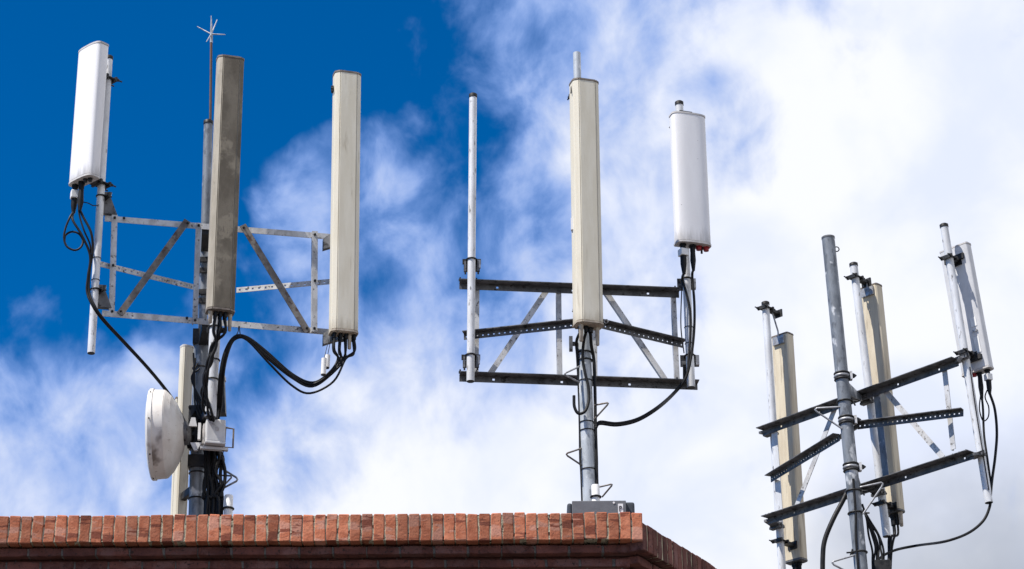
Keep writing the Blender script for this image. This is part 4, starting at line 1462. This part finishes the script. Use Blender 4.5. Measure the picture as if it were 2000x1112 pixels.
# cables of the right mast
yk = yr - .03
cw = a_33[5]
t = thing('cable_fitting', 'white square fitting under the far right white antenna', 'cable fitting', cw[3] - UP * .07)
rounded_box(cw[3] - UP * .03, Vector((.028, .012, 0)), Vector((-.012, .028, 0)), UP * .032, .006).build('housing', 'white_paint', t)
MB().tube([cw[3] - UP * .06, cw[3] - UP * .14, cw[3] - UP * .20], [.026, .024, .013], 12).build('boot', 'rubber_black', t)
t = thing('cable_fitting', 'long black cable boot under the far right white antenna', 'cable fitting', cw[1] - UP * .15)
MB().tube([cw[1] + UP * .01, cw[1] - UP * .10, cw[1] - UP * .22], [.021, .025, .013], 12).build('boot', 'rubber_black', t)
ca = yr + .12
cable([cw[3] - UP * .19, (1943, 800, ca), (1947, 845, ca), (1944, 890, ca - .03), (1938, 935, ca - .06), (1935, 965, yr - .01), (1933, 990, yr), (1920, 1018, yr), (1890, 1042, yr - .05), (1845, 1058, yr - .1), (1790, 1066, YM3 + .3), (1745, 1076, YM3 + .2), (1715, 1094, YM3 + .1), (1700, 1125, YM3)],
      5.4, 'black cable hanging in a long curve from the far right antenna to the right mast')
cable([cw[1] - UP * .2, (1920, 800, ca), (1922, 850, ca), (1929, 900, ca - .03), (1935, 950, ca - .06), (1933, 985, yr - .01)], 4.6, 'black cable straight down beside the far right pole')
cable([cw[1] - UP * .17, (1915, 775, ca), (1913, 800, ca), (1920, 822, ca), (1930, 815, ca), (1931, 795, ca), (1924, 775, ca), cw[3] - UP * .12], 2.6, 'thin black lead looping between two boots at the far right')
cable([on_line(h3b, h3t, 720) + Vector((.02, -.036, 0)), on_line(h3b, h3t, 800) + Vector((.01, -.040, 0)), on_line(h3b, h3t, 880) + Vector((.01, -.040, 0)), on_line(h3b, h3t, 960) + Vector((.01, -.038, 0))], 2.2, 'thin dark green wire along the far right pole')
cable([(1662, 945, YM3 + .1), (1648, 975, YM3 + .05), (1627, 1015, YM3), (1611, 1055, YM3), (1607, 1090, YM3), (1607, 1150, YM3)], 9.5, 'thick black cable hanging free left of the right mast')
cable([on_line(mb3, mt3, 940) + Vector((.0, -.062, 0)), on_line(mb3, mt3, 1010) + Vector((-.01, -.064, 0)), on_line(mb3, mt3, 1060) + Vector((-.03, -.062, 0)), on_line(mb3, mt3, 1170) + Vector((-.04, -.060, 0))], 5.0, 'black cable running down the front of the right mast')
for i in range(6):
    cable([(1684 + i, 985 + i * 3, YM3 + .02), (1690 + i * 2, 1012 + i * 2, YM3 + .03), (1699 + i * 3.4, 1045, YM3 + .04), (1703 + i * 4.5, 1075, YM3 + .04), (1704 + i * 4.2, 1100, YM3 + .03), (1706 + i * 4, 1160, YM3)],
          4.2, 'black cable in the bundle spreading right of the right mast foot', 'bundle at the right mast foot', jitter=.012)
for i, p0 in enumerate(a_32[5]):
    cable([p0 + UP * .02, p0 - UP * .10, (1745 - i * 4, 1050, ym + .1), (1741 - i * 3, 1085, ym + .05), (1738 - i * 3, 1160, ym)], 4.6,
          'black cable dropping from the tan antenna behind the right mast', 'cables below the tan antenna', jitter=.006)
for i, p0 in enumerate(a_31[5]):
    cable([p0 + UP * .02, p0 - UP * .10, p0 - UP * .22, p0 - UP * .4], 5, 'black cable at the bottom of the lowest cream antenna on the right', 'cables below the lowest cream antenna')
sb_ = P(1722, 1108, YM3 + .05)
t = thing('junction_box', 'black box at the bottom edge where the right mast cables meet', 'junction box', sb_ - UP * .15)
rounded_box(sb_ - UP * .06, Vector((.075, 0, 0)), Vector((0, .05, 0)), UP * .12, .015).build('housing', 'clamp_black', t)
a, b = sb_ - UP * .06, on_line(mb3, mt3, 1122)
b.z = a.z
MB().box((a + b) / 2, (b - a) / 2, UP * .02, Vector((0, .02, 0))).build('bracket', 'clamp_black', t)
